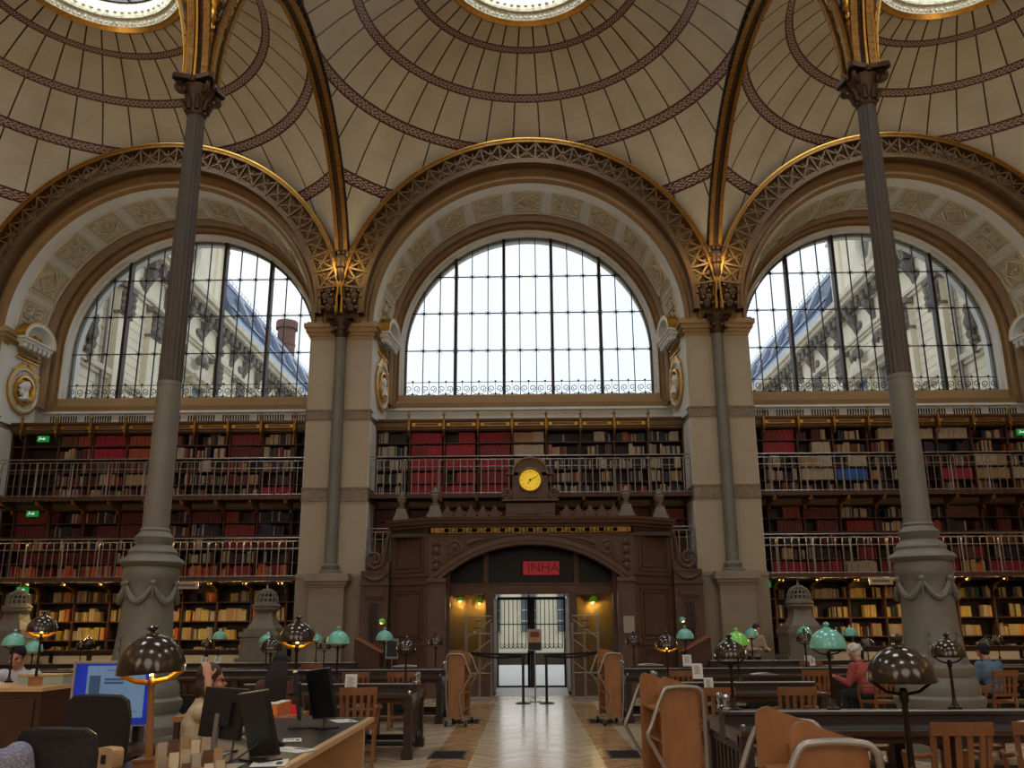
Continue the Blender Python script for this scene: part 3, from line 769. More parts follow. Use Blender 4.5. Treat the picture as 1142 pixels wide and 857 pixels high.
# ---------------------------------------------------------------- book cases, galleries, railings
YS = 22.7      # front of the shelves
UNITS = {0: [-4.28, -3.35, -2.38, -1.43, -.48, .47, 1.42, 2.36, 3.3, 4.28],
         -1: [-14.6, -14.24, -13.26, -12.29, -11.32, -10.34, -9.36, -8.42, -7.49, -6.55, -6.05],
         1: [6.05, 6.48, 7.44, 8.42, 9.37, 10.33, 11.28, 12.24, 13.23, 14.2, 14.6]}
LEVELS = {'upper': [5.18, 5.55, 5.92, 6.3, 6.68, 7.04], 'middle': [3.02, 3.4, 3.76, 4.13, 4.5, 4.86], 'ground': [.9, 1.3, 1.5, 1.86, 2.37, 2.8]}
LEVELS['ground'] = [.12, .5, .92, 1.38, 1.86, 2.36, 2.82]
bayname = {-1: 'left bay', 0: 'middle bay', 1: 'right bay'}
def cut(k, lv, x0, x1, z):
    # hidden by the wooden doorway
    if k == 0 and lv == 'ground': return True
    return False
for k in (-1, 0, 1):
    us = UNITS[k]
    for lv, zs in LEVELS.items():
        if k == 0 and lv == 'ground': continue
        if k == 0 and lv == 'middle': zs = zs[3:]
        t = thing('bookcase', 'tall dark wooden book case, %s storey of the %s' % (lv, bayname[k]), 'bookcase', (0, 0, 0), 0, 'built-in book cases on the end wall')
        b = MB(); b.box(us[0], us[-1], YS + .42, YS + .45, zs[0] - .04, zs[-1] + .04); obj('back_panel', b, 'wood_dark', t)
        for x in us:
            b = MB(); b.box(x - .025, x + .025, YS, YS + .42, zs[0] - .03, zs[-1]); b.cone((x, YS - .01, zs[0] - .03), (x, YS - .01, zs[-1]), .022, .022, 8); obj('upright', b, 'wood_case', t)
        for z in zs:
            b = MB()
            for x0, x1 in zip(us, us[1:]): b.box(x0 + .026, x1 - .026, YS + .01, YS + .41, z - .03, z)
            obj('shelf', b, 'wood_case', t)
    # gilded cornice
    t = thing('bookcase_cornice', 'wooden cornice with gilded brackets over the book cases of the %s' % bayname[k], 'cornice', (0, 0, 0), 0, 'cornices over the book cases')
    b = MB()
    for y, z0, z1 in ((22.62, 7.04, 7.1), (22.56, 7.1, 7.24), (22.5, 7.24, 7.27), (22.45, 7.27, 7.31)): b.box(us[0] - .02, us[-1] + .02, y, 24.0, z0, z1)
    obj('beam', b, 'iron_bronze', t)
    for i, x in enumerate(us[1:-1] if k == 0 else us[1:-1]):
        b = MB(); b.box(x - .03, x + .03, 22.42, 22.62, 6.95, 7.33); b.sphere((x, 22.44, 7.42), .05, 8); b.cone((x, 22.44, 7.3), (x, 22.44, 7.52), .03, .015, 8); b.sphere((x, 22.42, 7.0), .045, 8); b.tube([(x, 22.6, 6.8), (x, 22.48, 6.85), (x, 22.44, 6.98)], .02, 6); obj('bracket', b, 'dull_gold', t)
    for x0, x1 in zip(us[1:-1], us[2:-1]):
        b = MB()
        for s in (x0 + .12, x1 - .12): b.lathe([(0, .045), (.012, .045), (.02, .02)], (s, 22.555, 7.17), 8, ax='y')
        b.box(x0 + .06, x1 - .06, 22.553, 22.56, 7.125, 7.135); b.box(x0 + .06, x1 - .06, 22.553, 22.56, 7.205, 7.215)
        obj('panel_moulding', b, 'gold', t)

def gallery(k, lv, zf, gaps=None):
    us = UNITS[k]; x0, x1 = us[0], us[-1]
    if k == -1: x0 = -15.2
    if k == 1: x1 = 15.2
    segs = [(x0, x1)] if not gaps else gaps
    t = thing('gallery_walkway', 'narrow wooden walkway at the %s storey of the %s' % (lv, bayname[k]), 'walkway', (0, 0, 0), 0, 'book gallery walkways')
    for a, c in segs:
        b = MB(); b.box(a, c, 21.92, YS - .001, zf - .07, zf - .03); b.box(a, c, 21.88, 21.93, zf - .1, zf); obj('deck', b, 'wood_case', t)
    for x in us[1:-1]:
        if not any(a < x < c for a, c in segs): continue
        b = MB(); b.prism([(YS, zf - .08), (21.95, zf - .08), (21.95, zf - .14), (22.2, zf - .2), (22.5, zf - .26), (22.6, zf - .38), (YS, zf - .42)], 'x', x - .03, x + .03)
        b.sphere((x, 22.02, zf - .15), .06, 8); b.sphere((x, 22.56, zf - .34), .05, 8); obj('bracket', b, 'dull_gold', t)
    t = thing('gallery_railing', 'slim iron railing along the %s walkway of the %s' % (lv, bayname[k]), 'railing', (0, 0, 0), 0, 'iron gallery railings')
    b = MB()
    for a, c in segs:
        for z, r_ in ((zf + 1.02, .018), (zf + .93, .012), (zf + .74, .01), (zf + .03, .012)): b.cone((a, 21.9, z), (c, 21.9, z), r_, r_, 6)
    obj('rails', b, 'tube_grey', t)
    bm_ = MB(); bm_.cone((0, 0, -.1), (0, 0, .93), .011, .011, 6); bm_.sphere((0, 0, -.1), .018, 6); bm_.sphere((0, 0, .74), .018, 6); bme = mesh_of(bm_, 'baluster', 'tube_grey')
    cnt = 0
    for a, c in segs:
        n = int((c - a) / .185)
        for i in range(n + 1):
            x = a + (c - a) * i / n; o = bpy.data.objects.new('baluster', bme); C.objects.link(o); o.parent = t; o.location = (x, 21.9, zf); cnt += 1
    for x in us[1:-1]:
        if not any(a < x < c for a, c in segs): continue
        b = MB(); b.tube([(x - .08, 21.96, zf), (x - .08, 21.96, zf + .85), (x - .06, 21.95, zf + .93), (x, 21.93, zf + .95), (x + .02, 21.92, zf + .93)], .02, 6); obj('stay', b, 'tube_grey', t)
for k in (-1, 0, 1): gallery(k, 'upper', 5.1)
for k in (-1, 1): gallery(k, 'middle', 2.95)
gallery(0, 'middle', 3.17, [(-4.28, -3.68), (3.68, 4.28)])

# shelf lamps under the lower gallery
for k in (-1, 1):
    t = thing('shelf_lamp', 'warm strip lamp under the lower walkway of the %s' % bayname[k], 'lamp', (0, 0, 0), 0, 'strip lamps lighting the ground floor shelves')
    b = MB(); x0, x1 = k * B - 4.1, k * B + 4.1; b.box(x0, x1, 22.0, 22.06, 2.82, 2.86); obj('housing', b, 'dark_iron', t)
    for j in range(4):
        xx = k * B + (j - 1.5) * 2.05
        area('shelf_strip_lamp', (xx, 22.03, 2.8), (R(-32), 0, 0), 1.9, .05, 36, (1, .72, .32))
        area('shelf_strip_lamp', (xx, 21.96, 3.84), (R(-50), 0, 0), 1.9, .04, 3.5, (1, .66, .3))
        area('shelf_strip_lamp', (xx, 22.15, 4.88), (R(-32), 0, 0), 1.9, .05, 1.6, (1, .6, .3))

# ---------------------------------------------------------------- books
PAL = {'mix': ['maroon'] * 4 + ['brown'] * 3 + ['cream'] * 4 + ['rust'] * 2 + ['black'] * 3 + ['tan'] * 2 + ['green', 'navy'],
       'red': ['crimson'] * 9 + ['dark red'] * 2, 'dark': ['black'] * 6 + ['maroon'] * 2 + ['cream'] * 2 + ['navy'] * 2, 'duo': ['black'] * 5 + ['cream'] * 5 + ['grey'],
       'light': ['cream'] * 6 + ['tan'] * 3 + ['yellow'] * 5 + ['orange'] + ['brown'] + ['green'] + ['black'] * 2, 'maroon': ['maroon'] * 6 + ['dark red'] * 4 + ['brown'],
       'fire': ['orange'] * 4 + ['crimson'] * 4 + ['rust'] * 2 + ['cream'] * 2 + ['yellow'], 'cream': ['cream'] * 8 + ['tan'] * 2, 'blue': ['blue'], 'yellow': ['yellow'] * 5 + ['tan'], 'rust': ['rust'] * 6 + ['brown'] * 2, 'magenta': ['crimson'], 'empty': []}
def pal_for(k, lv, si, ui):
    if lv == 'upper':
        if k == 0:
            if ui in (1, 2, 3): return 'red', .97
            if ui == 0: return 'duo', .8
            if ui == 4: return ('cream' if si in (2, 3, 4) else 'duo'), .8
            return ('duo' if rnd.random() < .75 else 'mix'), .75
        if k == -1:
            if ui in (0,): return 'empty', 0
            if ui == 1: return ('empty', 0)
            if ui == 2: return ('rust' if si == 4 else 'mix'), .85
            if ui == 3: return ('red' if si in (3, 4) else 'mix'), .9
            if ui == 4: return ('yellow' if si == 1 else 'rust' if si > 2 else 'mix'), .85
            if ui >= 9: return 'empty', 0
            return ('maroon' if ui == 7 and si > 2 else 'red' if (ui, si) == (8, 0) else 'mix'), .72
        if ui == 0 or ui >= 9: return 'empty', 0
        if ui == 1: return ('red' if si > 2 else 'mix'), .85
        if ui == 3 and si == 1: return 'blue', .9
        if ui in (6, 7) and si == 1: return ('magenta' if ui == 6 else 'tan' if False else 'cream'), .9
        if ui == 2 and si in (1, 2): return 'cream', .8
        return rnd.choice(['mix', 'mix', 'dark', 'cream']), .7
    if lv == 'middle':
        if abs(k) and (ui == 0 or ui == 9): return 'empty', 0
        if k == 0: return 'maroon', .9
        if si == 0: return (('fire' if ui < 9 else 'empty') if k < 0 else rnd.choice(['red', 'fire', 'red'] if ui != 3 else ['cream'])), .9
        if k > 0 and si > 0: return rnd.choice(['maroon', 'maroon', 'dark', 'dark', 'mix']), .75
        return rnd.choice(['maroon', 'mix', 'maroon', 'dark']), .85
    if abs(k) and (ui == 0 or ui == 9): return 'empty', 0
    if si in (0, 1): return 'empty', 0
    return 'light', .78 if rnd.random() < .85 else .3
segs = []
for k in (-1, 0, 1):
    us = UNITS[k]
    for lv, zs in LEVELS.items():
        if k == 0 and lv == 'ground': continue
        for si in range(3 if k == 0 and lv == 'middle' else 0, len(zs) - 1):
            hgt = zs[si + 1] - zs[si] - .03
            for ui in range(len(us) - 1):
                pn, fill = pal_for(k, lv, si, ui); P_ = PAL.get(pn, [])
                if not P_: continue
                x = us[ui] + .035; xe = us[ui + 1] - .035; uni = pn in ('red', 'blue', 'magenta', 'cream', 'yellow', 'rust', 'maroon') 
                bh = hgt * rnd.uniform(.82, .93); run = 0; bks = []
                while x < xe - .05:
                    if run <= 0:
                        run = rnd.randint(3, 9) if not uni else rnd.randint(8, 20); bc = rnd.choice(P_); bh = hgt * (rnd.uniform(.84, .94) if uni else rnd.uniform(.62, .94)); bw = rnd.uniform(.018, .04) if not uni else rnd.uniform(.035, .055)
                        if pn == 'light': bh = hgt * rnd.uniform(.5, .72)
                        if rnd.random() > fill: x += rnd.uniform(.08, .4); run = 0 if False else run
                    w = bw * rnd.uniform(.85, 1.15)
                    if x + w > xe: break
                    bks.append((x, w, bh * rnd.uniform(.97, 1.03) if bh < hgt * .95 else bh, bc if uni or rnd.random() < .6 else rnd.choice(P_), rnd.uniform(.0, .03))); x += w + .001; run -= 1
                segs.append((k, lv, si, ui, zs[si], bks, hgt))
def book_mesh(cn):
    b = MB(); pts = [(-.47, .0), (-.5, .05), (-.5, 1), (.5, 1), (.5, .05), (.47, 0), (.3, -.02), (0, -.03), (-.3, -.02)]
    b.prism(pts, 'z', 0, 1); b.prism([(p[0] * 1.02, p[1] - .008) for p in pts], 'z', .12, .15); b.prism([(p[0] * 1.02, p[1] - .008) for p in pts], 'z', .82, .85)
    return mesh_of(b, 'book', 'book_' + cn)
BM = {c: book_mesh(c) for c in BOOKC}
# the 300 that show largest: whole shelf runs of the upper gallery of the middle bay, then its neighbours
def vis_key(s):
    k, lv, si, ui, z, bks, hg = s
    if lv != 'upper': return 9
    if k == 0 and ui in (1, 2, 3): return 0 if si >= 2 else 1
    if k == 0: return 2 if si >= 3 else 3
    if k == 1 and ui in (3, 6) and si == 1: return 1
    return 5
order = sorted(range(len(segs)), key=lambda i: (vis_key(segs[i]), i)); indiv = set(); tot = 0
for i in order:
    n = len(segs[i][5])
    if n and tot + n <= 300: indiv.add(i); tot += n
ordn = ['lowest', 'second', 'third', 'fourth', 'top']; unitn = ['first', 'second', 'third', 'fourth', 'fifth', 'sixth', 'seventh', 'eighth', 'ninth', 'tenth']
stuff = MB(); cidx = {c: i for i, c in enumerate(BOOKC)}
for i, (k, lv, si, ui, z, bks, hg) in enumerate(segs):
    for x, w, h, cn, dy in bks:
        h = min(h, hg - .01)
        if i in indiv:
            o = bpy.data.objects.new('bound_book', BM[cn]); C.objects.link(o); o.location = (x + w / 2, YS + .03 + dy, z + .001); o.scale = (w, .26, h)
            tag(o, '%s bound volume, %s shelf, %s unit from left, upper gallery, %s' % (cn, ordn[si], unitn[ui], bayname[k]), 'book', '%s volumes, %s shelf, %s unit of the %s upper gallery' % (cn, ordn[si], unitn[ui], bayname[k]))
        else:
            stuff.m = cidx[cn]; stuff.prism([(x, YS + .04 + dy), (x + w * .15, YS + .028 + dy), (x + w * .85, YS + .028 + dy), (x + w, YS + .04 + dy), (x + w, YS + .28), (x, YS + .28)], 'z', z + .001, z + h)
o = obj('shelved_books', stuff, ['book_' + c for c in BOOKC], recalc=False); tag(o, 'rows of old bound books filling the remaining wall shelves', 'books', None, 'stuff')

# beige low cabinets under the ground floor shelves
for k in (-1, 1):
    for j in range(4):
        x = k * B + (j - 1.5) * 2.0
        t = thing('low_cabinet', 'pale panelled low cabinet under the %s book wall, %s from the left' % (posn[k], unitn[j]), 'cabinet', (x, 22.2, 0), 0, 'low cabinets below the %s book wall' % posn[k])
        b = MB(); b.box(-.98, .98, -.22, .5, 0, 1.08); b.box(-1.0, 1.0, -.28, .5, 1.08, 1.13); obj('body', b, 'wood_dark', t)
        for s in (-.5, .5): b = MB(); b.box(s - .44, s + .44, -.245, -.22, .62, 1.0); obj('door', b, 'coffer_cream', t); b = MB(); b.box(s - .44, s + .44, -.245, -.22, .1, .56); obj('door', b, 'wood_case', t)

# exit signs and plaques
def exit_sign(x, z, where):
    t = thing('exit_sign', 'small lit green exit sign %s' % where, 'sign', (x, 22.55, z), 0, 'green exit signs')
    b = MB(); b.box(-.16, .16, 0, .05, -.08, .08); obj('housing', b, 'exit_green', t)
    b = MB(); b.box(-.1, .02, -.004, 0, -.015, .015); b.prism([(.02, -.045), (.08, 0), (.02, .045)], 'y', -.004, 0); b.sphere((-.08, -.002, .045), .018, 6, (1, .3, 1)); b.bar((-.12, -.002, -.05), (-.08, -.002, .02), .02, .004); obj('pictogram', b, 'exit_white', t)
exit_sign(-13.66, 6.86, 'at the top left of the left book wall'); exit_sign(-13.68, 4.75, 'between the galleries at far left'); exit_sign(-13.67, 2.7, 'low at far left above the stone heater')
exit_sign(-6.15, 2.72, 'beside the left pier at ground floor'); exit_sign(6.2, 2.72, 'beside the right pier at ground floor'); exit_sign(13.6, 6.8, 'at the top right of the right book wall')
for x, nm in ((-8.94, 'left'), (8.97, 'right')):
    b = MB(); b.box(x - .3, x + .3, 21.84, 21.87, 2.66, 2.84); b.m = 1
    for q in range(9): b.box(x - .22 + q * .05, x - .19 + q * .05, 21.835, 21.84, 2.72, 2.78)
    tag(obj('section_plaque', b, ['plaque', 'ink']), 'pale lettered plaque hanging from the lower walkway on the %s' % nm, 'sign')

# medallions and small pediments on the reveals
def medallion(x, face, where):
    t = thing('portrait_medallion', 'gilded oval portrait medallion under a small arched pediment, %s' % where, 'medallion', (x, 22.72, 0), -face * R(5.4), 'portrait medallions in the window recesses')
    s = face
    def L_(mb): # built facing +X
        return mb.xf(Matrix.Diagonal((s, 1, 1, 1))) if s < 0 else mb
    def oval(prof, n=40, c=8.32, ry=.95, rz=1):
        rows = [[(h, r_ * ry * math.cos(2 * PI * j / n), c + r_ * rz * math.sin(2 * PI * j / n)) for h, r_ in prof] for j in range(n + 1)]
        return MB().strip(rows)
    b = oval([(.0, .66), (.05, .66), (.07, .6), (.03, .56), (.02, .44)]); obj('outer_ring', L_(b), 'lace_cream', t)
    b = oval([(.02, .44), (.09, .43), (.1, .38), (.02, .34), (.0, .0)]); obj('inner_ring', L_(b), 'gold', t)
    b = oval([(.0, .7), (.06, .7), (.06, .67), (.0, .66)]); obj('gilt_rim', L_(b), 'gold', t)
    b = MB(); b.sphere((.05, .0, 8.42), .17, 14, (.5, .95, 1.05)); b.sphere((.05, -.13, 8.42), .1, 10, (.5, .7, 1.1)); b.cone((.06, -.2, 8.44), (.07, -.27, 8.37), .03, .03, 8); b.sphere((.06, -.22, 8.28), .05, 8, (.6, 1, .8)); b.sphere((.05, -.1, 8.24), .11, 10, (.5, .9, .8)); b.cone((.04, .04, 8.32), (.04, .06, 8.08), .09, .13, 12); b.sphere((.05, .1, 8.5), .15, 10, (.5, .9, .9)); b.sphere((.03, .03, 8.07), .2, 12, (.3, 1, .35))
    obj('portrait_relief', L_(b), 'soffit_white', t)
    b = MB()
    for i in range(9):
        for sg in (-1, 1):
            b.tube([(.04, p[0], p[1]) for p in spiral(sg * (.1 + .05 * i), 9.1 + .02 * (i % 3) - .04 * i, .07, .02, 1, 0, sg, 10)], .018, 5)
    for i in range(11): b.sphere((.04, -.42 + i * .085, 9.28), .035, 6); b.sphere((.04, -.42 + i * .085, 9.38), .03, 6)
    b.box(0, .05, -.48, .48, 9.2, 9.23); b.box(0, .05, -.48, .48, 9.43, 9.46)
    obj('gilded_ornament', L_(b), 'gold', t)
    b = MB(); b.box(0, .32, -.62, .62, 9.62, 9.72); b.box(0, .36, -.68, .68, 9.72, 9.77)
    for i in range(6): b.box(.1, .3, -.55 + i * .2, -.45 + i * .2, 9.5, 9.62); b.sphere((.26, -.5 + i * .2, 9.5), .05, 6)
    def arcb(r0, r1, x0, x1):
        pts = [(r0 * math.cos(PI * i / 20), 9.77 + r0 * .8 * math.sin(PI * i / 20)) for i in range(21)] + [(r1 * math.cos(PI * (20 - i) / 20), 9.77 + r1 * .8 * math.sin(PI * (20 - i) / 20)) for i in range(21)]
        for i in range(20): b.prism([pts[i], pts[i + 1], pts[40 - i], pts[41 - i]], 'x', x0, x1)
    arcb(.66, .55, 0, .36); b.prism([(.55 * math.cos(PI * i / 16), 9.77 + .44 * math.sin(PI * i / 16)) for i in range(17)], 'x', 0, .14)
    obj('pediment', L_(b), 'soffit_white', t)
    b = MB(); arcb(.69, .66, 0, .37); b.sphere((.15, 0, 9.9), .09, 8)
    for sg in (-1, 1): b.tube([(.16, p[0], p[1]) for p in spiral(sg * .2, 9.88, .1, .03, 1.2, 0, sg, 12)], .025, 5)
    obj('gilding', L_(b), 'gold', t)
medallion(-B - 4.205, 1, 'left wall of the left recess'); medallion(-4.205, 1, 'left wall of the middle recess'); medallion(4.205, -1, 'right wall of the middle recess'); medallion(B + 4.205, -1, 'right wall of the right recess')

# ---------------------------------------------------------------- wooden doorway (portal)
def pmould(mb, path, prof, closed=False):
    # path: plan points left to right (front faces -Y); prof: (out, z)
    n = len(path); nor = []
    for i in range(n):
        d = []
        for a, b_ in ((i - 1, i), (i, i + 1)):
            if a < 0 or b_ >= n: continue
            v = Vector((path[b_][0] - path[a][0], path[b_][1] - path[a][1])).normalized(); d.append(Vector((v.y, -v.x)))
        q = sum(d, Vector((0, 0))); q.normalize(); q /= max(.3, q.dot(d[0])); nor.append(q)
    mb.strip([[(path[i][0] + nor[i].x * o, path[i][1] + nor[i].y * o, z) for o, z in prof] for i in range(n)])
    return mb
T = thing('wooden_doorway', 'carved dark wooden doorway pavilion with wide segmental arch and urns', 'doorway', (0, 20.9, 0))
def tp(name, mb, m_, par=None):
    for i in range(len(mb.v)): mb.v[i] = (mb.v[i][0], mb.v[i][1] - 20.9, mb.v[i][2])
    o = obj(name, mb, m_, par or T); return o
plan = [(-3.62, 21.6), (-2.55, 20.9), (2.55, 20.9), (3.62, 21.6)]
HW, RS = 2.25, 3.43
def op(x): return .23 + math.sqrt(RS * RS - x * x) if abs(x) < HW else 0
b = MB(); n_ = 40
xs = [-HW + 2 * HW * i / n_ for i in range(n_ + 1)]
for x0, x1 in zip(xs, xs[1:]):
    z0, z1 = op(x0 if abs(x0) < HW else x0 * .9999), op(x1 if abs(x1) < HW else x1 * .9999)
    vs = [(x0, 20.9, z0), (x1, 20.9, z1), (x1, 20.9, 4.1), (x0, 20.9, 4.1), (x0, 21.25, z0), (x1, 21.25, z1), (x1, 21.25, 4.1), (x0, 21.25, 4.1)]
    b.add(vs, [(0, 1, 2, 3), (5, 4, 7, 6), (0, 4, 5, 1), (3, 2, 6, 7)])

for s in (-1, 1): b.box(min(s * 2.12, s * 2.55), max(s * 2.12, s * 2.55), 20.9, 21.25, 0, 2.81); b.box(min(s * 2.251, s * 2.55), max(s * 2.251, s * 2.55), 20.9, 21.25, 2.81, 4.1)
tp('arched_front', b, 'wood_portal')
for s in (-1, 1):
    b = MB(); b.prism([(s * 2.55, 20.9), (s * 3.62, 21.6), (s * 3.62, 22.6), (s * 2.55, 22.6)], 'z', 0, 4.1); tp('side_block', b, 'wood_portal')
    # panels on the chamfered side
    for z0, z1 in ((.25, 1.15), (1.35, 2.6), (3.0, 3.95)):
        b = MB(); p = Vector((s * 2.55, 20.9)); q = Vector((s * 3.62, 21.6)); d = (q - p).normalized(); nn = Vector((d.y, -d.x)) * (1 if s > 0 else -1)
        a0, a1 = p + d * .16, p + d * 1.12; w0 = nn * .03
        def fr3(e, t_):
            for (A, B_, za, zb) in ((a0 + d * e, a1 - d * e, z0 + e, z0 + e + t_), (a0 + d * e, a1 - d * e, z1 - e - t_, z1 - e), (a0 + d * e, a0 + d * (e + t_), z0 + e, z1 - e), (a1 - d * (e + t_), a1 - d * e, z0 + e, z1 - e)):
                pts = [A, B_, B_ + w0, A + w0]; b.prism([(v_.x, v_.y) for v_ in pts], 'z', za, zb)
        fr3(0, .05); fr3(.1, .03); tp('side_panel', b, 'wood_portal')
    b = MB()
    for z in (1.25, 2.72, 2.92):
        b.prism([(s * 2.52, 20.88), (s * 2.55, 20.85), (s * 3.66, 21.58), (s * 3.62, 21.62)], 'z', z - .03, z + .03)
    tp('side_rail', b, 'wood_portal')
    # outer wing with panel, grille, garland and scroll
    x0, x1 = (3.62, 4.33) if s > 0 else (-4.33, -3.62)
    b = MB(); b.box(x0, x1, 21.45, 22.6, 0, 2.78); b.box(x0 - .02, x1 + .02, 21.38, 22.6, 2.7, 2.78); b.box(x0, x1, 21.41, 21.5, 3.02, 3.06); b.box(x0, x1, 21.44, 22.6, 2.78, 3.03); b.box(x0 + .12, x1 - .12, 21.36, 21.46, 2.42, 2.52); b.box(x0 + .16, x1 - .16, 21.4, 21.46, 2.36, 2.42)
    b.box(x0 + .2, x0 + .24, 21.42, 21.46, 1.3, 2.3); b.box(x1 - .24, x1 - .2, 21.42, 21.46, 1.3, 2.3); b.box(x0, x1, 21.42, 21.46, .95, 1.05); tp('wing_panel', b, 'wood_portal')
    b = MB(); b.box(x0 + .24, x1 - .24, 21.43, 21.45, 1.35, 2.25); tp('grille_opening', b, 'black_plastic')
    b = MB()
    for q in range(4): xx = x0 + .27 + q * (x1 - x0 - .54) / 3; b.cone((xx, 21.41, 1.35), (xx, 21.41, 2.25), .012, .012, 6)
    tp('grille_bars', b, 'wood_portal')
    xm = (x0 + x1) / 2
    b = MB(); b.tube([(xm - .28 + .56 * i / 10, 21.39, 2.95 - .12 * math.sin(PI * i / 10)) for i in range(11)], [.02 + .035 * math.sin(PI * i / 10) for i in range(11)], 8); b.sphere((xm - .28, 21.4, 2.96), .05, 8); b.sphere((xm + .28, 21.4, 2.96), .05, 8); tp('garland', b, 'wood_portal')
    b = MB(); cx_ = xm - s * .02
    sp_ = spiral(cx_ + s * .05, 3.36, .26, .05, 1.6, PI if s > 0 else 0, 1 if s > 0 else -1, 30)
    sw = [(s * 3.64, 21.5, 4.05), (s * 3.7, 21.5, 3.8), (s * 3.74, 21.5, 3.6)] 
    b.tube([(p[0], 21.5, p[1]) for p in sp_], .045, 8)
    b.tube(catmull(sw + [(s * 3.76, 21.5, 3.45), (s * 3.85, 21.5, 3.2), (s * 4.05, 21.5, 3.1)], 5), .05, 8)
    b.box(x0 if s > 0 else x0 + .25, x1 - .25 if s > 0 else x1, 21.52, 21.62, 3.06, 3.3)
    tp('scroll_bracket', b, 'wood_portal')
# arch mouldings
b = MB()
for r0, r1, y0 in ((RS, RS + .1, 20.86), (RS + .1, RS + .2, 20.83), (RS + .26, RS + .3, 20.87)):
    rows = []
    for i in range(49):
        a = math.asin(HW / RS) * (1 - 2 * i / 48)
        rows.append([(r0 * math.sin(a), 20.9, .23 + r0 * math.cos(a)), (r0 * math.sin(a), y0, .23 + r0 * math.cos(a)), (r1 * math.sin(a), y0, .23 + r1 * math.cos(a)), (r1 * math.sin(a), 20.9, .23 + r1 * math.cos(a))])
    b.strip(rows)
tp('arch_moulding', b, 'wood_portal')
for s in (-1, 1):
    b = MB(); b.lathe([(0, .2), (-.04, .2), (-.06, .15), (-.03, .12), (-.03, .0)], (s * 1.9, 20.9, 3.58), 20, ax='y')
    b.sphere((s * 1.9, 20.85, 3.6), .08, 10, (.8, .6, 1.1)); b.tube([(s * 1.6, 20.87, 3.68), (s * 1.3, 20.87, 3.78), (s * 1.0, 20.87, 3.82)], [.06, .045, .015], 8); b.tube([(s * 2.1, 20.87, 3.42), (s * 2.12, 20.87, 3.2), (s * 2.14, 20.87, 3.08)], [.05, .03, .01], 8)
    for i in range(6): b.sphere((s * (1.58 - .1 * i), 20.86, 3.74 + .015 * i), .05, 6, (1.3, .5, .7))
    tp('spandrel_relief', b, 'wood_portal')
    b = MB()
    for z, r_ in ((3.72, .08), (3.52, .09), (3.3, .07), (3.12, .09), (2.9, .05)):
        b.sphere((s * 2.36, 20.86, z), r_, 10, (1, .6, 1)); b.sphere((s * 2.28, 20.87, z - .06), .04, 6); b.sphere((s * 2.44, 20.87, z - .06), .04, 6)
    b.tube([(s * 2.36, 20.87, 3.85), (s * 2.36, 20.87, 2.82)], .02, 6); tp('pilaster_drop', b, 'wood_portal')
    b = MB(); b.box(min(s * 2.12, s * 2.55), max(s * 2.12, s * 2.55), 20.86, 20.9, 0, .5); b.box(min(s * 2.1, s * 2.58), max(s * 2.1, s * 2.58), 20.84, 20.9, 2.74, 2.84); b.box(min(s * 2.18, s * 2.5), max(s * 2.18, s * 2.5), 20.88, 20.9, .6, 2.65); tp('pilaster_face', b, 'wood_portal')
b = MB(); pmould(b, plan, [(-.3, 3.86), (.02, 3.86), (.03, 3.92), (.0, 3.94), (.0, 4.09), (.05, 4.1), (.06, 4.14), (.14, 4.18), (.16, 4.24), (.2, 4.26), (.22, 4.33), (-1.2, 4.33)]); tp('cornice', b, 'wood_portal')
b = MB(); 
for i in range(14):
    x = -2.3 + i * 4.6 / 13; b.box(x - .13, x + .13, 20.87, 20.9, 3.97, 4.06) if i in (0, 13) else b.lathe([(0, .05), (-.03, .05), (-.035, .02)], (x, 20.9, 4.015), 10, ax='y')
    if 0 < i < 13: b.box(x - .11, x - .07, 20.88, 20.9, 3.97, 4.06); b.box(x + .07, x + .11, 20.88, 20.9, 3.97, 4.06)
b.box(-2.45, 2.45, 20.885, 20.9, 3.95, 3.965); b.box(-2.45, 2.45, 20.885, 20.9, 4.065, 4.08)
for s in (-1, 1): b.box(s * 2.45 - .05, s * 2.45 + .05, 20.87, 20.9, 3.96, 4.07)
tp('gilded_frieze', b, 'dull_gold')
# cresting
b = MB(); b.box(-2.3, 2.3, 20.88, 20.98, 4.33, 4.37)
for i in range(15):
    x = -2.1 + i * 4.2 / 14
    if abs(x) < .62: continue
    b.prism([(x - .13, 4.37), (x - .1, 4.48), (x, 4.66), (x + .1, 4.48), (x + .13, 4.37)], 'y', 20.9, 20.96)
    for s in (-1, 1): b.tube([(p[0], 20.93, p[1]) for p in spiral(x + s * .09, 4.44, .07, .02, 1, -PI / 2, s, 10)], .018, 5)
for i in range(14):
    x = -1.95 + i * .3
    if abs(x) > .62: b.sphere((x, 20.93, 4.42), .045, 8)
b.box(-.62, .62, 20.86, 21.1, 4.33, 4.68); b.box(-.35, .35, 20.84, 20.86, 4.42, 4.6); b.box(-.55, -.42, 20.84, 20.86, 4.45, 4.57); b.box(.42, .55, 20.84, 20.86, 4.45, 4.57)
tp('cresting', b, 'wood_portal')
for x, y in ((-2.42, 20.98), (2.42, 20.98), (-3.35, 21.5), (3.35, 21.5)):
    b = MB(); c = (x, y, 4.33)
    b.box(x - .2, x + .2, y - .12, y + .25, 4.33, 4.42); b.prism([(x - .18, 4.42), (x + .18, 4.42), (x + .1, 4.66), (x - .1, 4.66)], 'y', y - .1, y + .2)
    b.lathe([(.33, .05), (.36, .09), (.4, .04), (.46, .07), (.55, .12), (.6, .13), (.63, .1), (.66, .12), (.7, .06), (.76, .04), (.8, .02)], (x, y + .02, 4.33), 16); tp('urn_finial', b, 'urn_grey')
